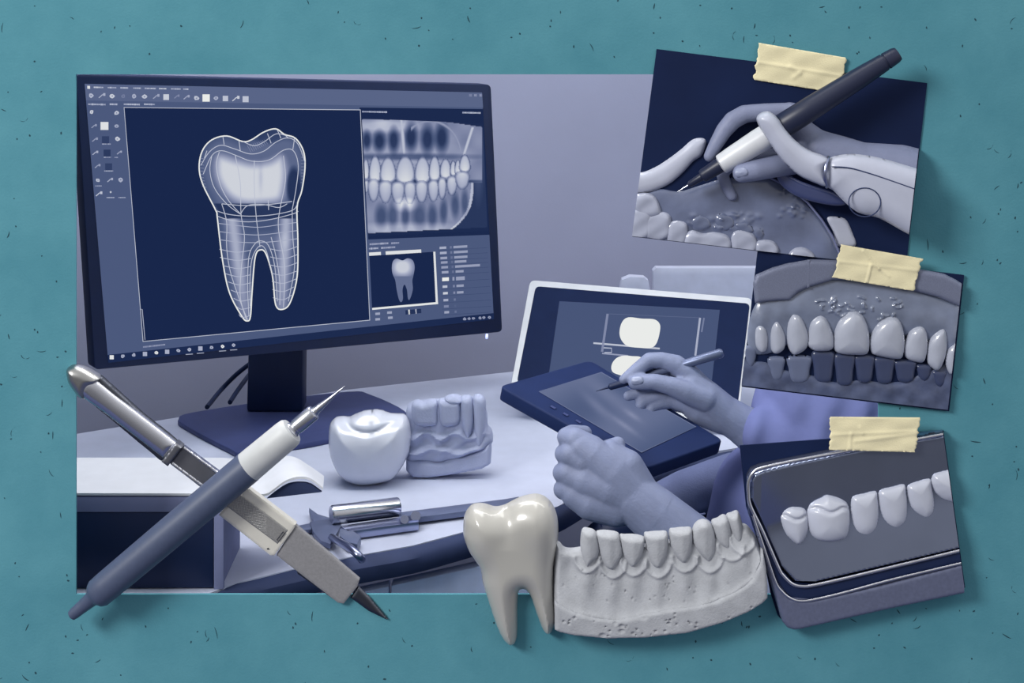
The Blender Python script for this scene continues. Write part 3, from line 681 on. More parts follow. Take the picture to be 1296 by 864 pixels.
# ================================================================ drawing tablet in the hands
TQ = [(631, 488), (747, 455), (917, 557), (818, 592)]
G = Plane.facing(TQ, 1.90, 33, 72); print('tablet', G.Y, [round(v.z, 3) for v in G.c], G.n)
t = empty('drawing_tablet', sum(G.c, Vector()) / 4 - G.n * .02, 'thick dark drawing tablet held over the desk edge by two hands', 'tablet')
fr = rquad(TQ, 9)
tab_m = mat('tablet_body', (26, 40, 80), .55, spec=.12)

mb = MB(); mb.prism([G(x, y, 0) for x, y in fr], [G(x, y, 0) - G.n * .018 for x, y in fr]); finish('body', mb.me(bevel=.0025, seg=3), tab_m, t)
f2 = [(682, 495), (761, 471), (881, 540), (812, 572)]
def tabv(x, y):
    v = .33 + .05 * np.sin(x / 30 + y / 17)
    for cx, cy, a, l, w in ((755, 513, .75, 22, 6), (790, 538, .62, 20, 3), (770, 500, .6, 30, 10), (800, 525, .6, 12, 3)):  # soft streaks of reflection painted into the screen colour
        u = (x - cx) * math.cos(a) + (y - cy) * math.sin(a); q = -(x - cx) * math.sin(a) + (y - cy) * math.cos(a); v = v + .13 * np.exp(-(u / l) ** 2 - (q / w) ** 2)
    return v
o = finish('screen', painted(G, f2, .0006, tabv, 2.5).colored(), screen_mat(), t); scr = o
mb = MB(); stroke(mb, G, f2, 1, .0008, L(.42), True); part('screen_border', mb)
mb = MB()
for x, y in ((700, 515), (716, 524), (732, 533)): mb.prism([G(x + a, y + b, .0012) for a, b in ((-4, -1), (-2, -2.5), (4, 1), (2, 2.5))], [G(x + a, y + b, -.001) for a, b in ((-4, -1), (-2, -2.5), (4, 1), (2, 2.5))])
finish('side_button', mb.me(), bm_, t)

# ================================================================ person: two arms, shirt, trousers
Yh = 1.93
def H(x, y, h=0): return P(x, y, Yh - h * .00097)
def Hl(x, y, h=0): return P(x, y, 1.79 - h * .0009)
sc = Yh / F
caps = []
# right hand holding the stylus: h grows towards the viewer (h=0 on the tablet side)
hand = [
 [(944, 540, -2, 26), (985, 566, 0, 34), (1060, 600, 0, 42), (1100, 560, 0, 48)],            # forearm
 [(944, 540, -2, 25), (915, 522, 0, 23), (893, 503, 2, 22), (874, 488, 0, 20)],             # wrist to palm
 [(915, 527, -2, 22), (885, 517, -2, 20), (866, 500, -4, 17)],
 [(893, 500, 0, 18), (868, 470, -2, 14), (856, 463, -3, 12.5)],
 [(856, 462, -3, 13), (838, 456, -2, 10.5), (822, 456, 0, 10), (806, 468, 2, 8.6), (794, 477, 4, 7), (789, 480, 5, 5.8)],  # index
 [(862, 470, -12, 12), (834, 460, -14, 10), (814, 466, -10, 8.5), (800, 478, -4, 7.5)],     # middle under it
 [(893, 505, 10, 17), (868, 495, 14, 14.5), (848, 488, 16, 11.5), (828, 483, 16, 10), (812, 483, 14, 10), (804, 484, 13, 9)],  # thumb
 [(866, 500, -6, 14), (840, 492, -6, 10), (820, 492, -2, 8), (802, 499, 0, 6.8), (795, 501, 1, 6.3)],    # curled
 [(868, 506, -4, 14), (845, 501, -2, 10), (828, 503, 2, 8.5), (814, 508, 4, 7.6), (811, 512, 5, 7.2)],
 [(872, 512, -2, 13), (850, 508, 0, 9), (836, 510, 3, 8), (826, 514, 5, 7), (824, 518, 6, 6.6)],
]
# left hand gripping the tablet's lower corner, seen from its back
hand2 = [
 [(800, 628, 8, 29), (830, 652, 12, 32), (880, 700, 14, 40), (950, 760, 10, 48), (1060, 740, 4, 52)],
 [(800, 628, 8, 28), (776, 598, 8, 25), (752, 576, 6, 20), (736, 566, 2, 18)],
 [(800, 632, 6, 27), (770, 616, 8, 26), (742, 606, 6, 22), (726, 600, 2, 18)],
 [(806, 622, 4, 25), (792, 592, 2, 22), (772, 576, 0, 17)],
 [(780, 640, 8, 24), (748, 634, 8, 22), (730, 624, 4, 19)],
 [(748, 570, 2, 18), (728, 556, 0, 14), (717, 553, -8, 11.5), (724, 548, -22, 10), (740, 548, -34, 9)],
 [(738, 582, 4, 18), (722, 574, 4, 14), (714, 574, -6, 11.5), (722, 566, -22, 10), (738, 566, -34, 9)],
 [(736, 602, 6, 18), (720, 597, 4, 14), (712, 598, -6, 12), (720, 590, -22, 10), (738, 584, -34, 9)],
 [(738, 622, 6, 18), (722, 619, 4, 14), (713, 619, -5, 12), (722, 612, -22, 10), (736, 604, -32, 9)],
 [(770, 590, 2, 16), (770, 568, -6, 11), (782, 562, -14, 9)],
]
torso_h = [[(1060, 740, 4, 52), (1100, 620, 0, 60), (1100, 560, 0, 50)]]
t = empty('person', H(1000, 640), 'person in a violet-blue top at the right, drawing with a pen on a tablet', 'person')
def HH(x, y, h=0):
    if h > 500: return Hl(x, y, h - 1000)
    return H(x, y, h)
hand2 = [[(x, y, h + 1000, r) if x < 1000 else (x, y, h, r) for x, y, h, r in ch] for ch in hand2]
me = capsules(hand + hand2 + torso_h, HH, sc, .0015, 4)
body = finish('body', me, skin, t, smooth=180)
def nail(c, ax, ln, wd, up, par, mm=nail_m):
    """small rounded plate on a finger tip; ax along the finger, up out of it"""
    ax = ax.normalized(); up = (up - ax * up.dot(ax)).normalized(); sd = ax.cross(up); mb = MB(); vs = []; N = 16
    for ring, (r, z) in enumerate(((1, -.25), (.96, .06), (.6, .16), (.01, .2))):
        for i in range(N):
            a = 2 * math.pi * i / N; ca, sa = math.cos(a), math.sin(a)
            ca = math.copysign(abs(ca) ** .7, ca); sa = math.copysign(abs(sa) ** .7, sa)
            vs.append(c + ax * ca * ln * r + sd * sa * wd * r + up * (z - .35 * (sa * r) ** 2) * wd)
    fs = [(r * N + i, r * N + (i + 1) % N, (r + 1) * N + (i + 1) % N, (r + 1) * N + i) for r in range(3) for i in range(N)] + [tuple(range(N))[::-1]]
    mb.add(vs, fs); return finish('fingernail', mb.me(), mm, par, smooth=60)
nail(H(806, 482, 23), H(790, 484, 20) - H(812, 482, 24), 8 * sc, 5.5 * sc, Vector((0, -1, .15)), t)
shirt = mat('violet_shirt', (98, 108, 170), .85, spec=.1, var=.04, bump=.3, bscale=90)
S_ = [[(1100, 440, -6, 100), (1090, 520, 0, 138), (1085, 620, 0, 150), (1080, 720, 0, 160)], [(1000, 570, 16, 58), (1020, 650, 14, 100), (1000, 740, 12, 110)], [(985, 640, 8, 88), (975, 730, 8, 96)], [(1010, 520, 8, 60), (1000, 590, 8, 64)], [(972, 548, 52, 36), (1010, 566, 52, 52), (1060, 590, 50, 60)]]
def HS(x, y, h=0): return P(x, y, Yh + .04 - h * .00097)
me = capsules(S_, HS, sc, .004, 14)
co = [v for v in me.vertices]
for v in co:                                                     # soft folds running down the cloth
    x, z_ = v.co.x, v.co.z; v.co.y += .0028 * math.sin(x * 95 + z_ * 26) + .0022 * math.sin(x * 170 - z_ * 60)
    v.co.y = max(v.co.y, WB + .012)
finish('shirt', me, shirt, t, smooth=180)
tro = mat('trouser_blue', (104, 116, 166), .9, spec=.1, bump=.5, bscale=500)
me = capsules([[(820, 645, -10, 26), (868, 624, -10, 30), (930, 606, -10, 34), (1010, 610, -10, 40)]], lambda x, y, h: P(x, y, Yh + .06 - h * .001), sc, .003, 6)
finish('trouser_leg', me, tro, t, smooth=180)
# dark rounded block below the arms
M = atdepth(2.03)
tag(finish('dark_block', inflate([(735, 690), (760, 655), (820, 640), (950, 640), (1080, 650), (1085, 800), (735, 800)], M, 20, 20, 5, back=.3), navy), 'dark navy rounded block below the arms', 'chair')
# stylus
t = empty('stylus', P(754, 495, Yh), 'slim grey drawing pen held in the right hand', 'pen')
tipw = G(754, 495, .001); 
e = H(915, 446, 8); d = e - tipw; Ln = d.length
f = lambda a, b, prof, n, mm, l=None: tag(finish(n, lathe(tipw + d * a, tipw + d * b, prof).me(), mm, t), l)
f(0, .12, [(0, .0003), (Ln * .1, .0014), (Ln * .11, .0016)], 'tip', navy)
f(.1, .3, [(0, .0016), (.002, .004), (Ln * .18, .005)], 'grip', navy)
f(.28, 1, [(0, .0048), (Ln * .35, .0052), (Ln * .36, .0044), (Ln * .37, .0055), (Ln * .70, .0058), (Ln * .71, .005), (Ln * .72, .0035)], 'barrel', mat('pen_grey', (96, 108, 146), .35, metal=.4), 'blue-grey metallic barrel')
mb = MB(); mb.tube(cr([P(872, 668, 1.84), P(876, 658, 1.84), P(882, 652, 1.84), P(892, 650, 1.85)], 6), .0012, 8)
tag(finish('thin_cord', mb.me(), lavb), 'thin pale cord looping beside the violet top', 'cord')
# ================================================================ cut-outs fixed to the collage wall
def axis(a, b): a, b = np.array(a, float), np.array(b, float); L_ = np.hypot(*(b - a)); u = (b - a) / L_; return a, u, np.array([u[1], -u[0]]), L_
# --- knife tool
ka, ku, kn, kl = axis((96.6, 477.6), (448.6, 748.6))
def K(s, w): p = ka + ku * s + kn * w; return (p[0], p[1])
M = onwall(6)
t = empty('utility_knife', M(270, 620, 0), 'steel utility knife cutout lying under the blue pen, top left to bottom right', 'knife')
brass = mat('knife_steel', (176, 176, 176), .3, metal=1, var=.06)
dark_s = mat('dark_steel', (84, 88, 100), .38, metal=1)
mid_s = mat('mid_steel', (128, 130, 138), .42, metal=1, var=.08)
brt = mat('bright_steel_edge', (214, 212, 204), .5, metal=.3, spec=.5)
matte_s = mat('matte_grey_metal', (138, 138, 142), .6, metal=.3, spec=.3, var=.08, nscale=500)
capo = [(84, 470), (86, 465), (94, 462), (106, 464), (118, 470), (128, 478), (122, 486), (115, 490), (110, 500), (107, 505), (100, 502), (92, 492), (86, 482)]
body = [(113, 476), (125, 475), (140, 487), (180, 523), (226, 561), (218, 575), (205, 584), (190, 573), (150, 540), (104, 501), (104, 490)]
tag(finish('sleeve', inflate(body, M, 5, 5, 1.6, rim=3), dark_s, t), 'dark steel rim of the handle')
hl = [K(14, 12), K(60, 13.5), K(146, 13.5), K(152, 11), K(152, -11), K(146, -13), K(60, -13), K(14, -12)]
tag(finish('grip', inflate(hl, M, 9, 13, 1.4, base=6, rim=1), chrome, t), 'polished silver grip')
tag(finish('end_cap', inflate(capo, M, 15, 13, 1.4, rim=4), brass, t), 'rounded dark steel end cap')
tag(finish('collar', inflate([K(150, 15), K(160, 15), K(160, -15), K(150, -15)], M, 2, 3, 1.4, rim=15, sp=False), mid_s, t))
finish('blade_holder', inflate([K(160, 14), K(262, 16), K(262, -15), K(160, -14)], M, 1, 2, 2, rim=5, sp=False), mid_s, t)
for w0, w1 in ((11, 14.5), (-14, -10)):
    tag(finish('guide_rail', inflate([K(161, w1), K(262, w1 + 2), K(262, w0 + 1), K(161, w0)], M, 1.2, 1.5, 1.2, rim=6.5, sp=False), chrome, t), 'bright steel guide rail')
sl = [(316, 617), (375, 662), (372, 668), (348, 701), (343, 701), (278, 650), (282, 645), (312, 618)]
tag(finish('slider_frame', inflate(sl, M, 1, 2, 2, rim=10, sp=False), brt, t), 'bright slider frame')
a_, u_, n_, l_ = axis((297, 633), (360, 681))
def K2(s, w): p = a_ + u_ * s + n_ * w; return (p[0], p[1])
knurl = lambda x, y, d: .45 * (np.sin((x * .79 + y * .61) * 2.1) * np.sin((x * .61 - y * .79) * 2.1)) * (x < 338)
tag(finish('thumb_slide', inflate([K2(-4, 13), K2(76, 13), K2(76, -9), K2(-4, -10)], M, 1, 2, .8, rim=11, sp=False, extra=knurl), mat('slider_grey', (150, 150, 150), .55, metal=.6, var=.12, nscale=700), t), 'grey knurled thumb slide')
mb = MB(); mb.tube([M(340, 692, 10), M(340, 692, 12.3)], .0009, 10); finish('pin', mb.me(), dark_s, t)
mb = MB(); mb.tube([M(*K2(72, 8), 12.4), M(*K2(72, -5), 12.4), M(*K2(75, -5), 12.4), M(*K2(75, 8), 12.4)], .0004, 6, closed=True); finish('slot', mb.me(), dark_s, t)
finish('back_plate', inflate([(374, 712), (384, 722), (418, 752), (428, 762), (420, 758), (376, 727)], M, 1, 2, 2, rim=3, sp=False), dark_s, t)
tag(finish('blade', inflate([(374, 664), (455, 733), (452, 742), (435, 763), (428, 762), (350, 702)], M, .8, 2, 2, rim=7, sp=False), matte_s, t), 'flat matt grey blade carrier')
tag(finish('point', inflate([(453, 742), (468, 757), (491, 784), (489, 785), (466, 774), (443, 757)], M, 3, 5, 1.2, rim=1, sp=False, base=2), dark_s, t), 'sharp dark pointed tip')

# --- blue pen
h0 = 30; A = np.array((89, 780.)); u = np.array((.766, -.643)); Mx = onwall(h0)
def PA(s): p = A + u * s; return Mx(p[0], p[1], h0)
t = empty('modelling_pen', PA(220), 'blue and white pen with a fine metal tip crossing over the knife', 'pen')
blue_p = mat('slate_blue_plastic', (66, 78, 110), .42, spec=.4, var=.05, nscale=200)
def seg(name, prof, mm, label=None, parent=None):
    s0 = prof[0][0]; a, b = PA(s0), PA(prof[-1][0])
    o = finish(name, lathe(a, b, [((s - s0) * PX, r * PX) for s, r in prof], 48).me(), mm, parent or t, smooth=40)
    if label: tag(o, label)
    return o
seg('barrel', [(0, .1), (0.5, 4), (2, 6.3), (6, 7.2), (18, 8), (34, 9.5), (38, 12), (41, 16), (46, 18.5), (60, 19), (160, 19.8), (290, 20.2), (291, 19)], blue_p, 'slate blue barrel narrowing to a blunt end')
seg('collar', [(289, 18), (290, 19.5), (291, 20), (355, 19), (362, 18.2), (365, 16), (366, 9)], mat('frosted_white', (184, 187, 190), .45, spec=.4), 'frosted white collar')
seg('ferrule', [(364, 8), (365, 10), (368, 10.5), (370, 9), (373, 9), (374, 10), (400, 10), (402, 9), (403, 6)], chrome, 'shiny steel ferrule')
seg('tip', [(402, 6), (405, 6), (409, 4.5), (412, 5), (415, 4.2), (430, 2.4), (450, .9), (453, .2)], chrome, 'fine steel tip')

# --- cut-out molar
M = onwall(14)
TO2 = [(586, 671), (588, 655), (597, 643), (611, 641), (626, 645), (638, 643), (650, 637), (662, 632), (679, 629), (692, 634), (701, 645), (706, 660), (707, 680), (705, 698), (702, 714), (701, 735), (702, 760), (704, 785), (700, 800), (694, 805), (687, 800), (679, 780), (671, 757), (663, 748), (657, 752), (655, 770), (655, 800), (653, 815), (645, 819), (636, 811), (628, 795), (618, 765), (611, 742), (607, 722), (594, 702), (587, 685)]
def tx(x, y, d): return -6 * np.exp(-((x - 640 - (y - 640) * .05) / 10) ** 2) * np.clip((690 - y) / 50, 0, 1) + 4 * np.exp(-(((x - 612) / 18) ** 2 + ((y - 672) / 26) ** 2)) + 5 * np.exp(-(((x - 680) / 18) ** 2 + ((y - 665) / 26) ** 2))
tm = mat('molar_grey', (166, 165, 161), .3, spec=.5, coat=.8, var=.04, nscale=14)
tag(finish('molar_cutout', inflate(TO2, M, 30, 30, 2, rim=2, extra=tx, pw=2), tm), 'large glossy grey two-rooted molar beside the lower jaw cast', 'tooth')

# --- plaster jaw
M = onwall(22)
t = empty('jaw_cast', M(835, 800, 0), 'pitted grey plaster cast of a lower jaw with eight teeth', 'plaster cast')
bs = [(702, 758), (712, 763), (730, 771), (755, 778), (779, 780), (805, 775), (833, 769), (860, 765), (882, 762), (905, 755), (925, 746), (940, 737), (952, 726), (960, 710), (964, 692), (968, 715), (970, 735), (970, 753), (963, 760), (945, 771), (914, 784), (869, 797), (815, 803), (768, 804), (726, 800), (708, 796), (702, 793)]
holes = [(random.Random(i).uniform(710, 960), random.Random(i + 99).uniform(760, 800), random.Random(i + 7).uniform(.7, 1.6)) for i in range(60)] + [(813, 774, 4.5), (786, 787, 2.5), (762, 799, 3), (778, 783, 2), (786, 793, 2.5)]
def bx_(x, y, d):
    v = 0 * x
    for a, b, r in holes: v = v - 2.6 * np.exp(-(((x - a) / (r * 1.5)) ** 2 + ((y - b) / r) ** 2) ** 2)
    return v + .5 * np.sin(x / 13) * np.sin(y / 7)
finish('base', inflate(bs, M, 5, 5, 1.3, rim=30, extra=bx_, sp=False), plaster, t, smooth=60)
gm = [(703, 795), (703, 700), (708, 693), (714, 699), (722, 701), (737, 699), (745, 695), (760, 693), (790, 697), (820, 695), (850, 690), (880, 686), (905, 680), (930, 672), (945, 670), (954, 678), (962, 690), (966, 705), (964, 715), (955, 735), (930, 752), (890, 770), (840, 780), (790, 788), (740, 785)]
rim_line = np.array([(700, 756), (730, 771), (779, 780), (833, 769), (882, 762), (925, 746), (952, 726), (966, 690)], float)
ridg = [(743, 715), (776, 722), (802, 719), (833, 721), (867, 714), (898, 714), (925, 699), (940, 690)]
def gx(x, y, d):
    r = np.interp(x, rim_line[:, 0], rim_line[:, 1]); q = np.clip((r - y) / 75, 0, 1)
    v = 19 - 17 * np.sqrt(q)
    for a, b in ridg:
        v = v + 5.5 * np.exp(-((x - a + (y - b) * .04) / 10) ** 2) * np.exp(-((y - b - 18) / 26) ** 2)
        rr = np.hypot((x - a) / 16, (y - b + 8) / 16); v = v + 3.2 * np.exp(-((rr - 1) / .16) ** 2) * (y > b - 10)
    v = v - 4 * np.exp(-(((x - 722) / 9) ** 2 + ((y - 720) / 14) ** 2))
    for a, b, r2 in holes[:40]: v = v - 1.8 * np.exp(-(((x - a) / r2) ** 2 + ((y - b + 40) / r2) ** 2) ** 2)
    return v
finish('gum', inflate(gm, M, 6, 8, 1.5, rim=6, extra=gx), plaster, t, smooth=60)
JT = [[(736, 678), (739, 672), (745, 672), (754, 676), (759, 690), (758, 706), (750, 714), (743, 721), (738, 712), (735, 695)],
      [(755, 678), (760, 675), (770, 675), (781, 677), (785, 682), (789, 700), (786, 710), (777, 723), (767, 720), (761, 708), (757, 692)],
      [(785, 682), (792, 680), (803, 680), (813, 682), (817, 686), (815, 702), (809, 713), (802, 720), (795, 716), (789, 704)],
      [(816, 680), (822, 677), (834, 676), (845, 677), (847, 690), (844, 708), (835, 721), (825, 717), (820, 702)],
      [(848, 675), (856, 672), (866, 671), (876, 672), (878, 684), (876, 702), (868, 715), (858, 710), (850, 695)],
      [(878, 672), (883, 664), (891, 661), (899, 664), (905, 674), (907, 690), (905, 706), (898, 714), (890, 708), (881, 696), (877, 684)],
      [(902, 665), (910, 660), (917, 656), (924, 660), (928, 674), (929, 690), (925, 700), (916, 696), (907, 686)],
      [(921, 658), (928, 653), (935, 651), (939, 658), (943, 675), (942, 686), (935, 690), (928, 682)]]
for i, q in enumerate(JT):
    cx0 = np.mean([p[0] for p in q])
    finish('tooth', inflate(q, M, 10, 8, 1.5, rim=3, base=9 if i < 6 else 6, extra=lambda x, y, d, c=cx0: 2.5 * np.exp(-((x - c) / 6) ** 2)), plaster, t, smooth=60)

# ================================================================ photo prints
def card(q, label, mm=None, h=2.0, cut=None):
    M = onwall(); o = finish('photo_print', inflate(resample(cut or q, 12), M, 0.01, 1, 12, rim=h, sp=False), mm or navy2); return tag(o, label, 'photo print')
def R(name, me, quad, mm, par, smooth=60, label=None, h=2):
    o = finish(name, clip(me, quad, h), mm, par, smooth=smooth)
    return tag(o, label)
# ---- print 1
Q1 = [(831, 62), (1173, 105), (1146, 339), (800, 299)]
card(Q1, 'topmost dark print, showing a gloved hand working over wet teeth', h=2)
M = onwall(8)
def Z(a, b): return (795 + a / 3.085, 45 + b / 3.085)
zs = lambda pts: [Z(*p) for p in pts]
rt = empty('cheek_retractor', M(850, 215, 2), 'pale smooth retractor at the left edge of the top print', 'retractor')
R('blade', inflate([(795, 214), (811, 219), (830, 212), (846, 202), (862, 190), (876, 178), (887, 175), (894, 178), (893, 187), (888, 198), (878, 205), (866, 218), (850, 232), (834, 240), (815, 245), (795, 243)], M, 7, 12, 2, base=2.2), Q1, white_d, rt)
t = empty('wet_jaw', M(920, 300, 2), 'glossy wet gum with a row of teeth along the bottom of the top print', 'gum and teeth')
tis = [(795, 250), (815, 246), (835, 240), (860, 243), (885, 236), (912, 228), (945, 224), (975, 227), (1000, 237), (1024, 262), (1045, 285), (1058, 308), (1062, 345), (795, 345)]
rr = np.random.RandomState(4); sq = [(rr.uniform(985, 1020), rr.uniform(238, 275), rr.uniform(1.5, 4)) for _ in range(22)] + [(rr.uniform(870, 965), rr.uniform(270, 292), rr.uniform(2, 5)) for _ in range(34)]
def tisx(x, y, d):
    v = 1.2 * np.sin(x / 17) * np.sin(y / 13)
    for a, b, r in sq: v = v + 2.2 * np.exp(-(((x - a) / r) ** 2 + ((y - b) / (r * .7)) ** 2))
    return v
wet = mat('wet_gum', (96, 108, 146), .3, spec=.5, coat=1, var=.3, nscale=22, bump=.4, bscale=90)
R('gum', inflate(tis, M, 5, 22, 2, base=2.2, extra=tisx), Q1, wet, t)
for i, q in enumerate(([(800, 250), (815, 244), (828, 248), (835, 260), (836, 272), (822, 276), (805, 270)], [(798, 270), (810, 262), (822, 266), (826, 280), (822, 300), (798, 304)], [(815, 276), (828, 270), (838, 268), (848, 272), (850, 284), (846, 300), (828, 306), (815, 298)], [(843, 288), (850, 280), (862, 279), (870, 284), (870, 298), (864, 310), (846, 308)],
        [(866, 298), (876, 291), (890, 295), (905, 293), (922, 298), (926, 312), (915, 322), (880, 320), (866, 312)], [(925, 298), (935, 290), (948, 292), (957, 300), (958, 316), (945, 324), (928, 320)], [(955, 308), (966, 303), (980, 306), (986, 318), (975, 330), (958, 326)], [(998, 322), (1008, 313), (1022, 314), (1032, 325), (1020, 338), (1002, 336)],
        [(875, 278), (885, 272), (896, 276), (900, 286), (890, 292), (878, 290)], [(905, 274), (915, 270), (926, 274), (930, 284), (922, 292), (908, 290)], [(930, 284), (942, 280), (952, 286), (954, 294), (940, 298)], [(955, 290), (963, 288), (967, 296), (962, 303), (955, 299)])):
    R('tooth', inflate(q, M, 6 if i < 8 else 3, 8, 1.6, base=6 if i < 8 else 7, extra=lambda x, y, d: .9 * np.sin(x / 5.3 + y / 9) * np.sin(y / 6.1)), Q1, enamel if i < 8 else wet, t)  # the later ones are glossy wet blobs shaped to catch highlights, not teeth
R('gum_rim', (lambda mb: (mb.tube([M(x, y, h) for x, y, h in [(968, 222, 5), (985, 230, 6), (1002, 240, 7), (1022, 256, 8), (1040, 278, 8), (1054, 300, 8), (1063, 322, 8)]], .0012, 8), mb.me())[1])(MB()), Q1, lavb, t)
R('far_flap', inflate([(1048, 277), (1060, 275), (1072, 279), (1080, 295), (1084, 312), (1062, 312), (1056, 295)], M, 3, 5, 2, base=2.2), Q1, white_d, t)
# hand
t = empty('gloved_hand', M(1000, 190, 2), 'hand holding the black pen in the top print', 'hand')
def M1(x, y, h):
    s = (WB - .008) / WB; return Vector(((x - CX) * PX * s, WB - h * PX * .55, CZ - (y - HOR) * PX * s))
g = [[(1240, 250, 12, 42), (1140, 220, 12, 38), (1090, 212, 12, 33), (1060, 200, 14, 30), (1034, 190, 16, 27)], [(1060, 200, 14, 26), (1030, 178, 14, 18), (1010, 160, 12, 15), (1000, 142, 12, 13)],
     [(1030, 190, 12, 20), (1003, 142, 12, 12.5), (966, 142, 16, 11.5), (942, 144, 20, 11.8), (927, 152, 24, 12), (916, 164, 27, 11), (905, 182, 30, 9.2), (897, 197, 30, 7.5)],
     [(1020, 195, 20, 22), (1000, 203, 42, 17), (975, 207, 66, 14.5), (950, 211, 82, 13.5), (934, 214, 84, 12.5)],
     [(1010, 200, 8, 16), (960, 200, 6, 10), (930, 205, 8, 9), (914, 220, 10, 8), (920, 236, 12, 8), (927, 248, 12, 7)]]
me = capsules(g, M1, PX * .96, .0010, 8)
R('palm', me, Q1, skin2, t, smooth=180)
LOC_ = None
nail(M1(931, 212, 105), M1(918, 215, 100) - M1(940, 211, 107), 8 * PX, 6 * PX, Vector((0, -1, .1)), t, nail_m)
# pen
hA = 44
def PB(p, h=hA): return onwall(h)(p[0], p[1], h)
t = empty('etching_pen', PB((1000, 155)), 'black and white pen in the top print, its black end sticking out past the corner', 'pen')
blk = mat('black_barrel', (32, 38, 62), .4, spec=.4)
T0 = np.array((857., 243.)); T1 = np.array((1138., 67.)); Lp = np.hypot(*(T1 - T0)); uu = (T1 - T0) / Lp
def seg1(n, prof, mm, lb=None):
    s0, s1 = prof[0][0], prof[-1][0]; q = lambda s: PB(T0 + uu * s, 26 + 18 * min(1, s / 120))
    o = finish(n, lathe(q(s0), q(s1), [((s - s0) * PX, r * PX) for s, r in prof], 32).me(), mm, t, smooth=40); tag(o, lb)
seg1('needle', [(0, .2), (6, .7), (18, 1.4)], chrome)
seg1('nose', [(16, 2), (19, 4), (36, 5), (37, 7.5), (40, 8.5), (64, 9.5), (65, 8)], blk)
seg1('grip', [(64, 9), (66, 12.5), (80, 13.5), (120, 15), (150, 15)], white, 'white grip')
seg1('barrel', [(149, 14), (151, 15.5), (200, 15), (270, 13), (306, 11), (306.5, 10), (308, 10), (308.5, 11), (322, 10), (326, 8.5), (327, 3)], blk, 'black barrel')
# curved white device
t = empty('curing_light', onwall(30)(1060, 220, 30), 'white hooked dental lamp coming in from the right of the top print', 'dental device')
Md = onwall(46)
hd = zs([(495, 322), (503, 304), (524, 293), (548, 294), (576, 316), (608, 362), (648, 406), (700, 442), (772, 474), (757, 520), (765, 580), (722, 570), (662, 542), (612, 500), (570, 450), (532, 392), (505, 350)])
R('curved_neck', inflate(hd, Md, 13, 17, 1.6, base=58, back=.4), Q1, white_d, t)
mb = MB(); ring = spline(zs([(775, 470), (762, 490), (755, 525), (758, 560), (768, 586)]), 5, False); mb.tube([Md(x, y, 54 + 14 * math.sin(math.pi * (i + 2) / (len(ring) + 3))) for i, (x, y) in enumerate(ring)], .0016, 10)
tag(finish('ring', mb.me(), chrome_b, t), 'steel ring')
hn = zs([(780, 478), (850, 460), (920, 464), (1000, 480), (1118, 515), (1200, 540), (1200, 820), (1090, 772), (980, 712), (900, 690), (850, 655), (800, 605), (772, 584), (760, 530)])
R('handle', inflate(hn, Md, 16, 24, 2, base=52, back=.2), Q1, white_d, t)
mb = MB(); sm = spline(zs([(782, 503), (850, 508), (930, 530), (1020, 560), (1105, 590)]), 5, False); mb.tube([Md(x, y, 52 + 15.6) for x, y in sm], .0007, 6); R('seam', mb.me(), Q1, desk_edge, t)
c = Z(908, 640); mb = MB(); mb.tube([Md(c[0] + 20 * math.cos(a), c[1] + 18 * math.sin(a), 52 + 16.2) for a in np.linspace(0, 2 * math.pi, 40)[:-1]], .0006, 6, closed=True); R('button_outline', mb.me(), Q1, desk_edge, t)
R('shield', inflate(zs([(560, 470), (600, 520), (660, 560), (740, 590), (800, 610), (850, 650), (800, 660), (700, 640), (630, 610), (580, 560)]), onwall(20), 4, 6, 2, base=28), Q1, mat('tinted_shield', (60, 72, 126), .25, coat=.5), t, label='dark tinted shield under the neck')

# ---- print 2
Q2 = [(959, 317), (1220, 348), (1201, 520), (939, 489)]
M = onwall(4)
def Z(a, b): return (930 + a / 3.927, 305 + b / 3.927)
o2 = tag(finish('photo_print', inflate(resample(Q2, 12), M, .01, 1, 12, rim=3, sp=False, base=2.2), navy2), 'middle print, showing upper front teeth under a metal band', 'photo print')
t = empty('mouth', M(1080, 420, 4), 'mouth with bare upper and lower front teeth in the middle print', 'mouth')
gup = zs([(70, 540), (70, 400), (110, 300), (165, 270), (270, 250), (400, 190), (520, 170), (700, 180), (860, 220), (1000, 270), (1130, 330), (1130, 520), (1110, 640), (1050, 560), (900, 480), (700, 470), (480, 480), (300, 500), (160, 560)])
U = [[(100, 430), (125, 408), (150, 430), (160, 480), (152, 535), (125, 546), (100, 510)], [(172, 460), (182, 410), (205, 388), (232, 425), (248, 480), (240, 530), (205, 553), (178, 535)],
     [(255, 420), (270, 370), (290, 352), (325, 370), (352, 430), (362, 480), (348, 530), (290, 558), (258, 510)], [(358, 480), (370, 400), (410, 360), (445, 372), (470, 420), (487, 480), (476, 532), (400, 540), (360, 515)],
     [(486, 480), (500, 410), (535, 360), (580, 334), (625, 355), (652, 410), (664, 480), (655, 548), (600, 559), (500, 546)], [(664, 490), (685, 430), (720, 385), (770, 362), (812, 385), (832, 440), (838, 500), (826, 568), (790, 580), (700, 562), (672, 545)],
     [(834, 530), (845, 480), (870, 430), (910, 411), (940, 432), (952, 490), (945, 560), (922, 597), (850, 578)], [(948, 560), (955, 500), (985, 450), (1022, 425), (1044, 450), (1047, 520), (1032, 590), (1000, 636), (955, 605)], [(1040, 600), (1048, 540), (1075, 505), (1100, 490), (1100, 560), (1085, 640), (1060, 652)]]
rr = np.random.RandomState(9); gl = []
for _ in range(26):
    gx0, gy0 = Z(rr.uniform(430, 790), rr.uniform(262, 360)); th = rr.uniform(0, 6.28)
    for _k in range(rr.randint(3, 9)):
        gl.append((gx0, gy0, rr.uniform(.9, 1.6), 0)); gx0 += 1.9 * math.cos(th); gy0 += 1.3 * math.sin(th); th += rr.uniform(-.9, .9)
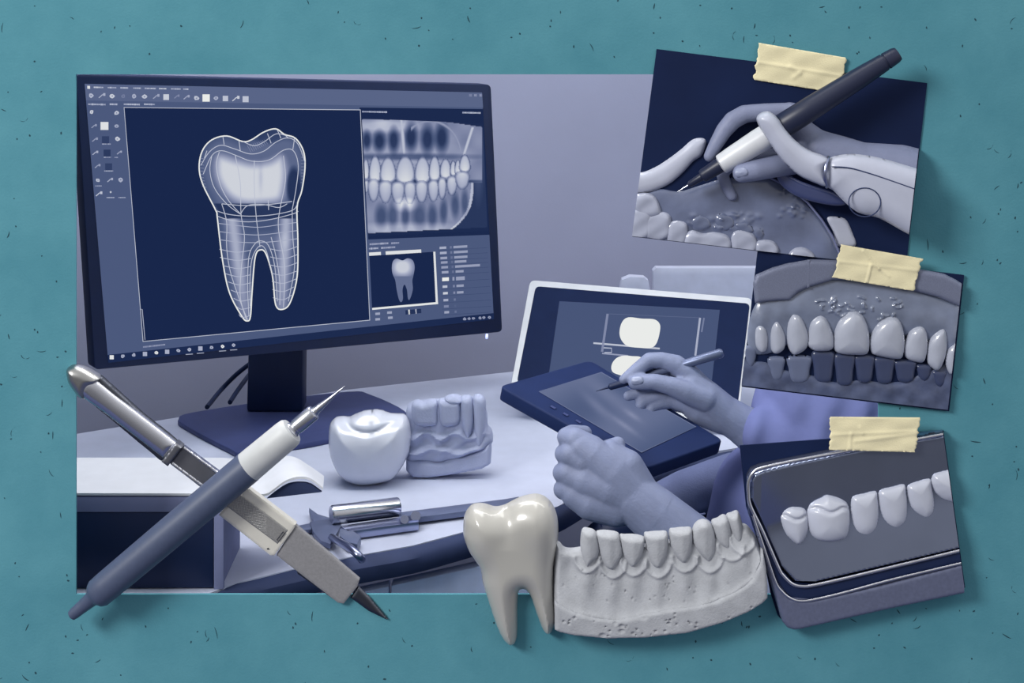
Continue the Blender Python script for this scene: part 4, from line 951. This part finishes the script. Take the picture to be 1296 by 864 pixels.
def ug(x, y, d):
    v = 0 * x
    for q in U:
        c = np.array(zs(q)); cx0, top = c[:, 0].mean(), c[:, 1].min(); w = np.ptp(c[:, 0]) / 2
        v = v + 3.0 * np.exp(-((x - cx0) / w) ** 2) * np.exp(-((y - top + 6) / 14) ** 2)
    for a, b, r, th in gl: v = v + 1.9 * np.exp(-(((x - a) / r) ** 2 + ((y - b) / r) ** 2))
    return v
gm2 = mat('glossy_gum', (108, 120, 150), .3, spec=.5, coat=.8, var=.22, nscale=34, bump=.35, bscale=150)
R('upper_gum', inflate(gup, M, 6, 18, 1.1, base=5.3, extra=ug), Q2, gm2, t, h=5)
lowg = zs([(20, 520), (60, 590), (150, 600), (250, 640), (400, 670), (500, 700), (620, 690), (740, 700), (860, 690), (960, 640), (1110, 620), (1120, 900), (600, 900), (0, 800)])
def lg(x, y, d): return 2 * np.sin((x - 939) / 13.5) * np.exp(-((y - 488) / 12) ** 2) + .6 * np.sin(x / 5) * np.sin(y / 4)
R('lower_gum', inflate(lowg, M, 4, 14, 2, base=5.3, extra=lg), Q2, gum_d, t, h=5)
en2 = mat('enamel_grey', (162, 169, 190), .3, spec=.5, coat=.9, var=.06, nscale=60)
for q in U:
    c = np.array(zs(q)); cx0, cy0, w, hh = c[:, 0].mean(), c[:, 1].mean(), np.ptp(c[:, 0]), np.ptp(c[:, 1])
    R('tooth', inflate(zs(q), M, w * .26, w * .45, 1.3, base=10, rim=.8, extra=lambda x, y, d, a=cx0, b=cy0, w=w, hh=hh: 1.6 * np.exp(-((x - a) / (w * .3)) ** 2) + 1.5 * (b - y) / hh), Q2, en2, t, h=5)
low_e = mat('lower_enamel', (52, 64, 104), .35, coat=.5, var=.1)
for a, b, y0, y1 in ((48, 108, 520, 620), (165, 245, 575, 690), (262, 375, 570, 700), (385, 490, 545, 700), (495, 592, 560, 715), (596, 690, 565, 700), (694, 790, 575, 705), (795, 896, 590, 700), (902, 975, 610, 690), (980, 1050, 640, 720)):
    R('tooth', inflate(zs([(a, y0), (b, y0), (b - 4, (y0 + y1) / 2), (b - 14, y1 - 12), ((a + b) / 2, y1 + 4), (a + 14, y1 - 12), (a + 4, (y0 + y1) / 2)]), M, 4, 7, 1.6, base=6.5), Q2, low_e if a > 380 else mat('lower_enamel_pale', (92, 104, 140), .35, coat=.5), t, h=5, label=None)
t = empty('lip_retractor', M(1090, 345, 4), 'brushed metal band arching over the upper gum in the middle print', 'retractor')
bandm = mat('brushed_band', (112, 120, 150), .5, metal=.25, var=.1, nscale=900)
R('band', inflate(zs([(100, 160), (180, 125), (250, 105), (370, 84), (480, 88), (700, 95), (900, 130), (1030, 155), (1090, 185), (1150, 225), (1150, 340), (1110, 320), (1000, 272), (880, 240), (700, 190), (480, 186), (400, 210), (360, 222), (310, 245), (265, 285), (170, 290), (95, 300), (85, 200)]), M, 4, 6, 1.8, base=12, rim=1, sp=False), Q2, bandm, t, h=5)
R('band_joint', inflate(zs([(352, 84), (366, 84), (362, 220), (350, 222)]), M, 1, 2, 1.4, base=14, rim=2.4, sp=False), Q2, bandm, t, h=5)

# ---- print 3
def Z(a, b): return (930 + a / 3.087, 520 + b / 3.087)
Q3 = [(936, 563), (1193.5, 544), (1221, 742.5), (1221, 743), (1000, 790)]
cut3 = [(936, 563), (1193.5, 544), (1221, 742.5), (1015, 786), (1003, 789), (992, 786), (984, 778), (975, 750), (966, 705), (944, 640), (940, 600)]
M = onwall(4)
card(Q3, 'lowest print, cut around a metal tin of crowns', h=2, cut=cut3)
t = empty('metal_tin', M(1090, 700, 2), 'open shiny metal tin with rounded corner in the lowest print', 'tin')
Q3c = [(900, 565.6), (1193.5, 544), (1221, 742.5), (1221, 860), (900, 860)]
tin_o = mat('tin_outside', (98, 106, 140), .35, metal=.3, var=.08, nscale=300)
tin_i = mat('tin_inside', (142, 154, 188), .1, metal=.9, var=.12, nscale=9)
outer = zs([(45, 340), (46, 300), (100, 560), (150, 690), (200, 718), (290, 716), (560, 655), (875, 572), (940, 555), (960, 690), (898, 688), (245, 830), (215, 830), (190, 818), (172, 790), (118, 600), (70, 430)])
outer = zs([(48, 345), (150, 640), (205, 705), (290, 712), (560, 655), (875, 572), (1000, 540), (1000, 662), (898, 686), (560, 757), (250, 828), (222, 831), (195, 822), (176, 798), (118, 600), (60, 400)])
R('wall', inflate(outer, M, 4, 5, 2, base=2.2, rim=19, sp=False), Q3c, tin_o, t, label='plain lavender-grey outer wall')
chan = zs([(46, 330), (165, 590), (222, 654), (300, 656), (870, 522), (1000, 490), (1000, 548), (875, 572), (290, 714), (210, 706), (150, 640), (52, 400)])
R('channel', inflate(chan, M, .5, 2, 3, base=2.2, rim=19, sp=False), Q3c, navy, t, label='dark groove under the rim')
inn = zs([(47, 335), (45, 250), (60, 220), (95, 205), (370, 150), (560, 110), (810, 70), (1000, 40), (1000, 495), (870, 524), (300, 657), (222, 654), (165, 595), (60, 360)])
def inx(x, y, d):
    q = y - (668 - (x - 985) * .22); sm = np.logaddexp(0, q / 4) * 4; return sm * .19 + (sm - q) * .10 + (np.clip((1020 - x) / 60, 0, 1) ** 2) * 5
R('inside', inflate(inn, M, 1, 6, 1.5, base=2.4, rim=8, extra=inx, sp=False), Q3c, tin_i, t, label='reflective inside')
def rim3(pts, r, h, name, n=6):
    mb = MB(); p = spline(zs(pts), n, False); mb.tube([M(x, y, h + 11) for x, y in p], r * PX, 10); R(name, mb.me(), Q3c, chrome, t, label='bright rolled rim')
rim3([(930, 505), (870, 521), (600, 586), (400, 634), (300, 656), (255, 661), (215, 652), (180, 620), (160, 588), (100, 450), (52, 350), (44, 300), (46, 255), (62, 222), (95, 204), (200, 180), (370, 148), (480, 128), (650, 100), (860, 62)], 2.3, 12, 'rim')
rim3([(930, 553), (870, 568), (600, 632), (400, 686), (290, 711), (240, 715), (205, 704), (175, 680), (148, 640), (100, 500), (60, 385)], 1.8, 14, 'outer_rim')
Kt = [[(170, 405), (182, 378), (205, 362), (230, 360), (262, 366), (278, 385), (284, 425), (280, 465), (262, 500), (240, 512), (215, 495), (190, 465)], [(275, 400), (280, 362), (300, 340), (330, 325), (352, 314), (382, 320), (412, 332), (436, 352), (444, 390), (443, 440), (430, 480), (400, 496), (350, 500), (310, 490), (286, 460)],
      [(446, 350), (455, 320), (500, 308), (545, 300), (554, 335), (557, 390), (548, 445), (525, 472), (500, 477), (470, 462), (452, 420)], [(553, 330), (560, 296), (610, 282), (655, 273), (664, 310), (668, 370), (660, 420), (640, 442), (615, 447), (585, 428), (565, 390)],
      [(665, 310), (668, 278), (710, 260), (755, 252), (764, 290), (772, 340), (768, 385), (745, 408), (715, 398), (690, 378), (675, 350)], [(757, 265), (765, 235), (800, 222), (840, 214), (900, 200), (900, 360), (850, 350), (810, 338), (780, 315), (765, 290)]]
lbl = ['small rounded premolar crown, first on the left in the tin', 'big molar crown in the tin, second from the left', 'translucent front-tooth crown just right of the big molar', 'tall front-tooth crown in the middle of the tin row', 'pointed crown next to last in the tin row', 'crown cut off by the right edge of the tin print']
crn = mat('tin_crown', (182, 188, 208), .3, spec=.5, coat=.7, var=.05, nscale=50)
for i, q in enumerate(Kt):
    c = np.array(zs(q)); a, b, w, hh = c[:, 0].mean(), c[:, 1].mean(), np.ptp(c[:, 0]), np.ptp(c[:, 1])
    ex = (lambda x, y, d, a=a, b=b, w=w, hh=hh: 2 * np.exp(-((x - a) / (w * .3)) ** 2) - (3.5 * np.exp(-((y - (b - hh * .18) - 2 * np.cos((x - a) / 5)) / 2.2) ** 2) if True else 0)) if i < 2 else (lambda x, y, d, a=a, b=b, w=w, hh=hh: 1.2 * (b - y) / hh * 2)
    o = finish('dental_crown', clip(inflate(zs(q), M, w * .3, w * .5, 1.4, base=9, rim=2, extra=ex), Q3c, 2), crn, smooth=60)
    tag(o, lbl[i], 'crown', 'crowns lined up in the tin')

# ================================================================ tapes
tape_m = mat('masking_tape', (228, 219, 182), .6, spec=.25, var=.04, nscale=60, bump=.3, bscale=900)
def tape(q, h, label, creases, seed):
    r = random.Random(seed); q = [np.array(p, float) for p in q]; out = []
    out += [tuple(q[0] * (1 - k / 10) + q[1] * k / 10) for k in range(10)]
    def jag(a, b, n=16):
        o = []; d = (b - a) / np.hypot(*(b - a)); nn = np.array([d[1], -d[0]])
        for k in range(n): o.append(tuple(a + (b - a) * k / n + nn * r.uniform(-1.6, 1.6)))
        return o
    out += jag(q[1], q[2]); out += [tuple(q[2] * (1 - k / 10) + q[3] * k / 10) for k in range(10)]; out += jag(q[3], q[0])
    def ex(x, y, d):
        v = .35 * np.sin(x / 9 + y / 5) + .25 * np.sin(y / 4 - x / 14)
        for (x0, y0, x1, y1, am, w) in creases:
            L2 = (x1 - x0) ** 2 + (y1 - y0) ** 2; tt = ((x - x0) * (x1 - x0) + (y - y0) * (y1 - y0)) / L2; tc = np.clip(tt, 0, 1)
            dd = np.hypot(x - x0 - tc * (x1 - x0), y - y0 - tc * (y1 - y0)); v = v + am * np.exp(-(dd / w) ** 2)
        return v
    o = finish('tape', inflate(out, onwall(h), .2, 2, 1.6, base=h, rim=.7, extra=ex, sp=False), tape_m, smooth=180)
    tag(o, label, 'tape', 'pieces of cream masking tape')
tape([(960, 54), (1071, 73), (1063, 118), (954, 101)], 4, 'cream tape strip across the top edge of the uppermost print', [(955, 78, 1064, 96, .9, 2), (1000, 84, 1012, 92, 1, 3), (1012, 92, 1004, 98, 1, 3)], 1)
tape([(1064, 309), (1167, 327), (1156, 368), (1054, 351)], 20, 'creased cream tape strip over the metal band print', [(1092, 316, 1112, 340, 2, 1.6), (1102, 335, 1097, 357, 1.6, 1.6), (1056, 330, 1160, 342, .8, 2), (1112, 340, 1125, 349, 1, 2)], 2)
tape([(1051, 527), (1165, 528), (1158, 572), (1050, 569)], 26, 'cream tape strip above the tin, lowest of the tapes', [(1052, 550, 1162, 545, .8, 2), (1077, 548, 1075, 570, 1, 2), (1082, 558, 1160, 548, 1, 2.5), (1088, 540, 1092, 548, 1, 2)], 3)

# ================================================================ camera, light
cam = bpy.data.objects.new('camera', bpy.data.cameras.new('camera')); C.objects.link(cam)
cam.location = (0, 0, CZ); cam.rotation_euler = (math.pi / 2, 0, 0); cam.data.sensor_width = 36; cam.data.lens = 36 * F / 1296
cam.data.shift_y = -(432 - HOR) / 1296; cam.data.clip_start = .05
bpy.context.scene.camera = cam
w = bpy.data.worlds.new('room_light'); bpy.context.scene.world = w; w.use_nodes = True; nt = w.node_tree; bg = nt.nodes['Background']
tc = nt.nodes.new('ShaderNodeTexCoord'); sx = nt.nodes.new('ShaderNodeSeparateXYZ'); cr_ = nt.nodes.new('ShaderNodeValToRGB')
nt.links.new(tc.outputs['Generated'], sx.inputs['Vector']); mr = nt.nodes.new('ShaderNodeMapRange'); mr.inputs['From Min'].default_value = -1; nt.links.new(sx.outputs['Z'], mr.inputs['Value'])
nt.links.new(mr.outputs['Result'], cr_.inputs['Fac']); e = cr_.color_ramp.elements
e[0].position = .2; e[0].color = (.13, .13, .14, 1); e[1].position = .85; e[1].color = (.95, .95, .95, 1)
m_ = cr_.color_ramp.elements.new(.5); m_.color = (.42, .42, .43, 1)
mx_ = nt.nodes.new('ShaderNodeMapRange'); mx_.interpolation_type = 'SMOOTHSTEP'; mx_.inputs['From Min'].default_value = .35; mx_.inputs['From Max'].default_value = .8  # brighter right side of the world, added for glare on metal
mx_.inputs['To Min'].default_value = .92; mx_.inputs['To Max'].default_value = 2.1; nt.links.new(sx.outputs['X'], mx_.inputs['Value'])
vm = nt.nodes.new('ShaderNodeVectorMath'); vm.operation = 'SCALE'; nt.links.new(cr_.outputs['Color'], vm.inputs[0]); nt.links.new(mx_.outputs['Result'], vm.inputs['Scale'])
nt.links.new(vm.outputs['Vector'], bg.inputs['Color']); bg.inputs['Strength'].default_value = WORLD
def area(name, loc, tgt, sx_, sy_, en, col=(1, 1, 1)):
    l = bpy.data.lights.new(name, 'AREA'); l.shape = 'RECTANGLE'; l.size = sx_; l.size_y = sy_; l.energy = en; l.color = col
    o = bpy.data.objects.new(name, l); C.objects.link(o); o.location = loc; o.rotation_euler = (Vector(tgt) - Vector(loc)).to_track_quat('-Z', 'Y').to_euler(); return o
area('added_key_light', (-2.7, -.9, 3.1), (0, WB, 1.0), 1.3, 1.0, E1, (1, .985, .95))  # unseen key light added to light the collage from upper left
area('added_desk_light', (-.3, 1.95, 2.3), (.05, 2.35, .7), 1.6, .5, E2, (1, .99, .97))  # unseen light added above the desk to brighten it
area('added_wall_light', (.2, 1.8, 1.95), (.2, 2.9, 1.1), 2.0, .25, E3, (1, .99, .97))  # unseen light added to brighten the back wall
vs_ = bpy.context.scene.view_settings; vs_.view_transform = 'Standard'; vs_.look = 'None'; vs_.gamma = 1; vs_.exposure = 0; vs_.use_curve_mapping = False
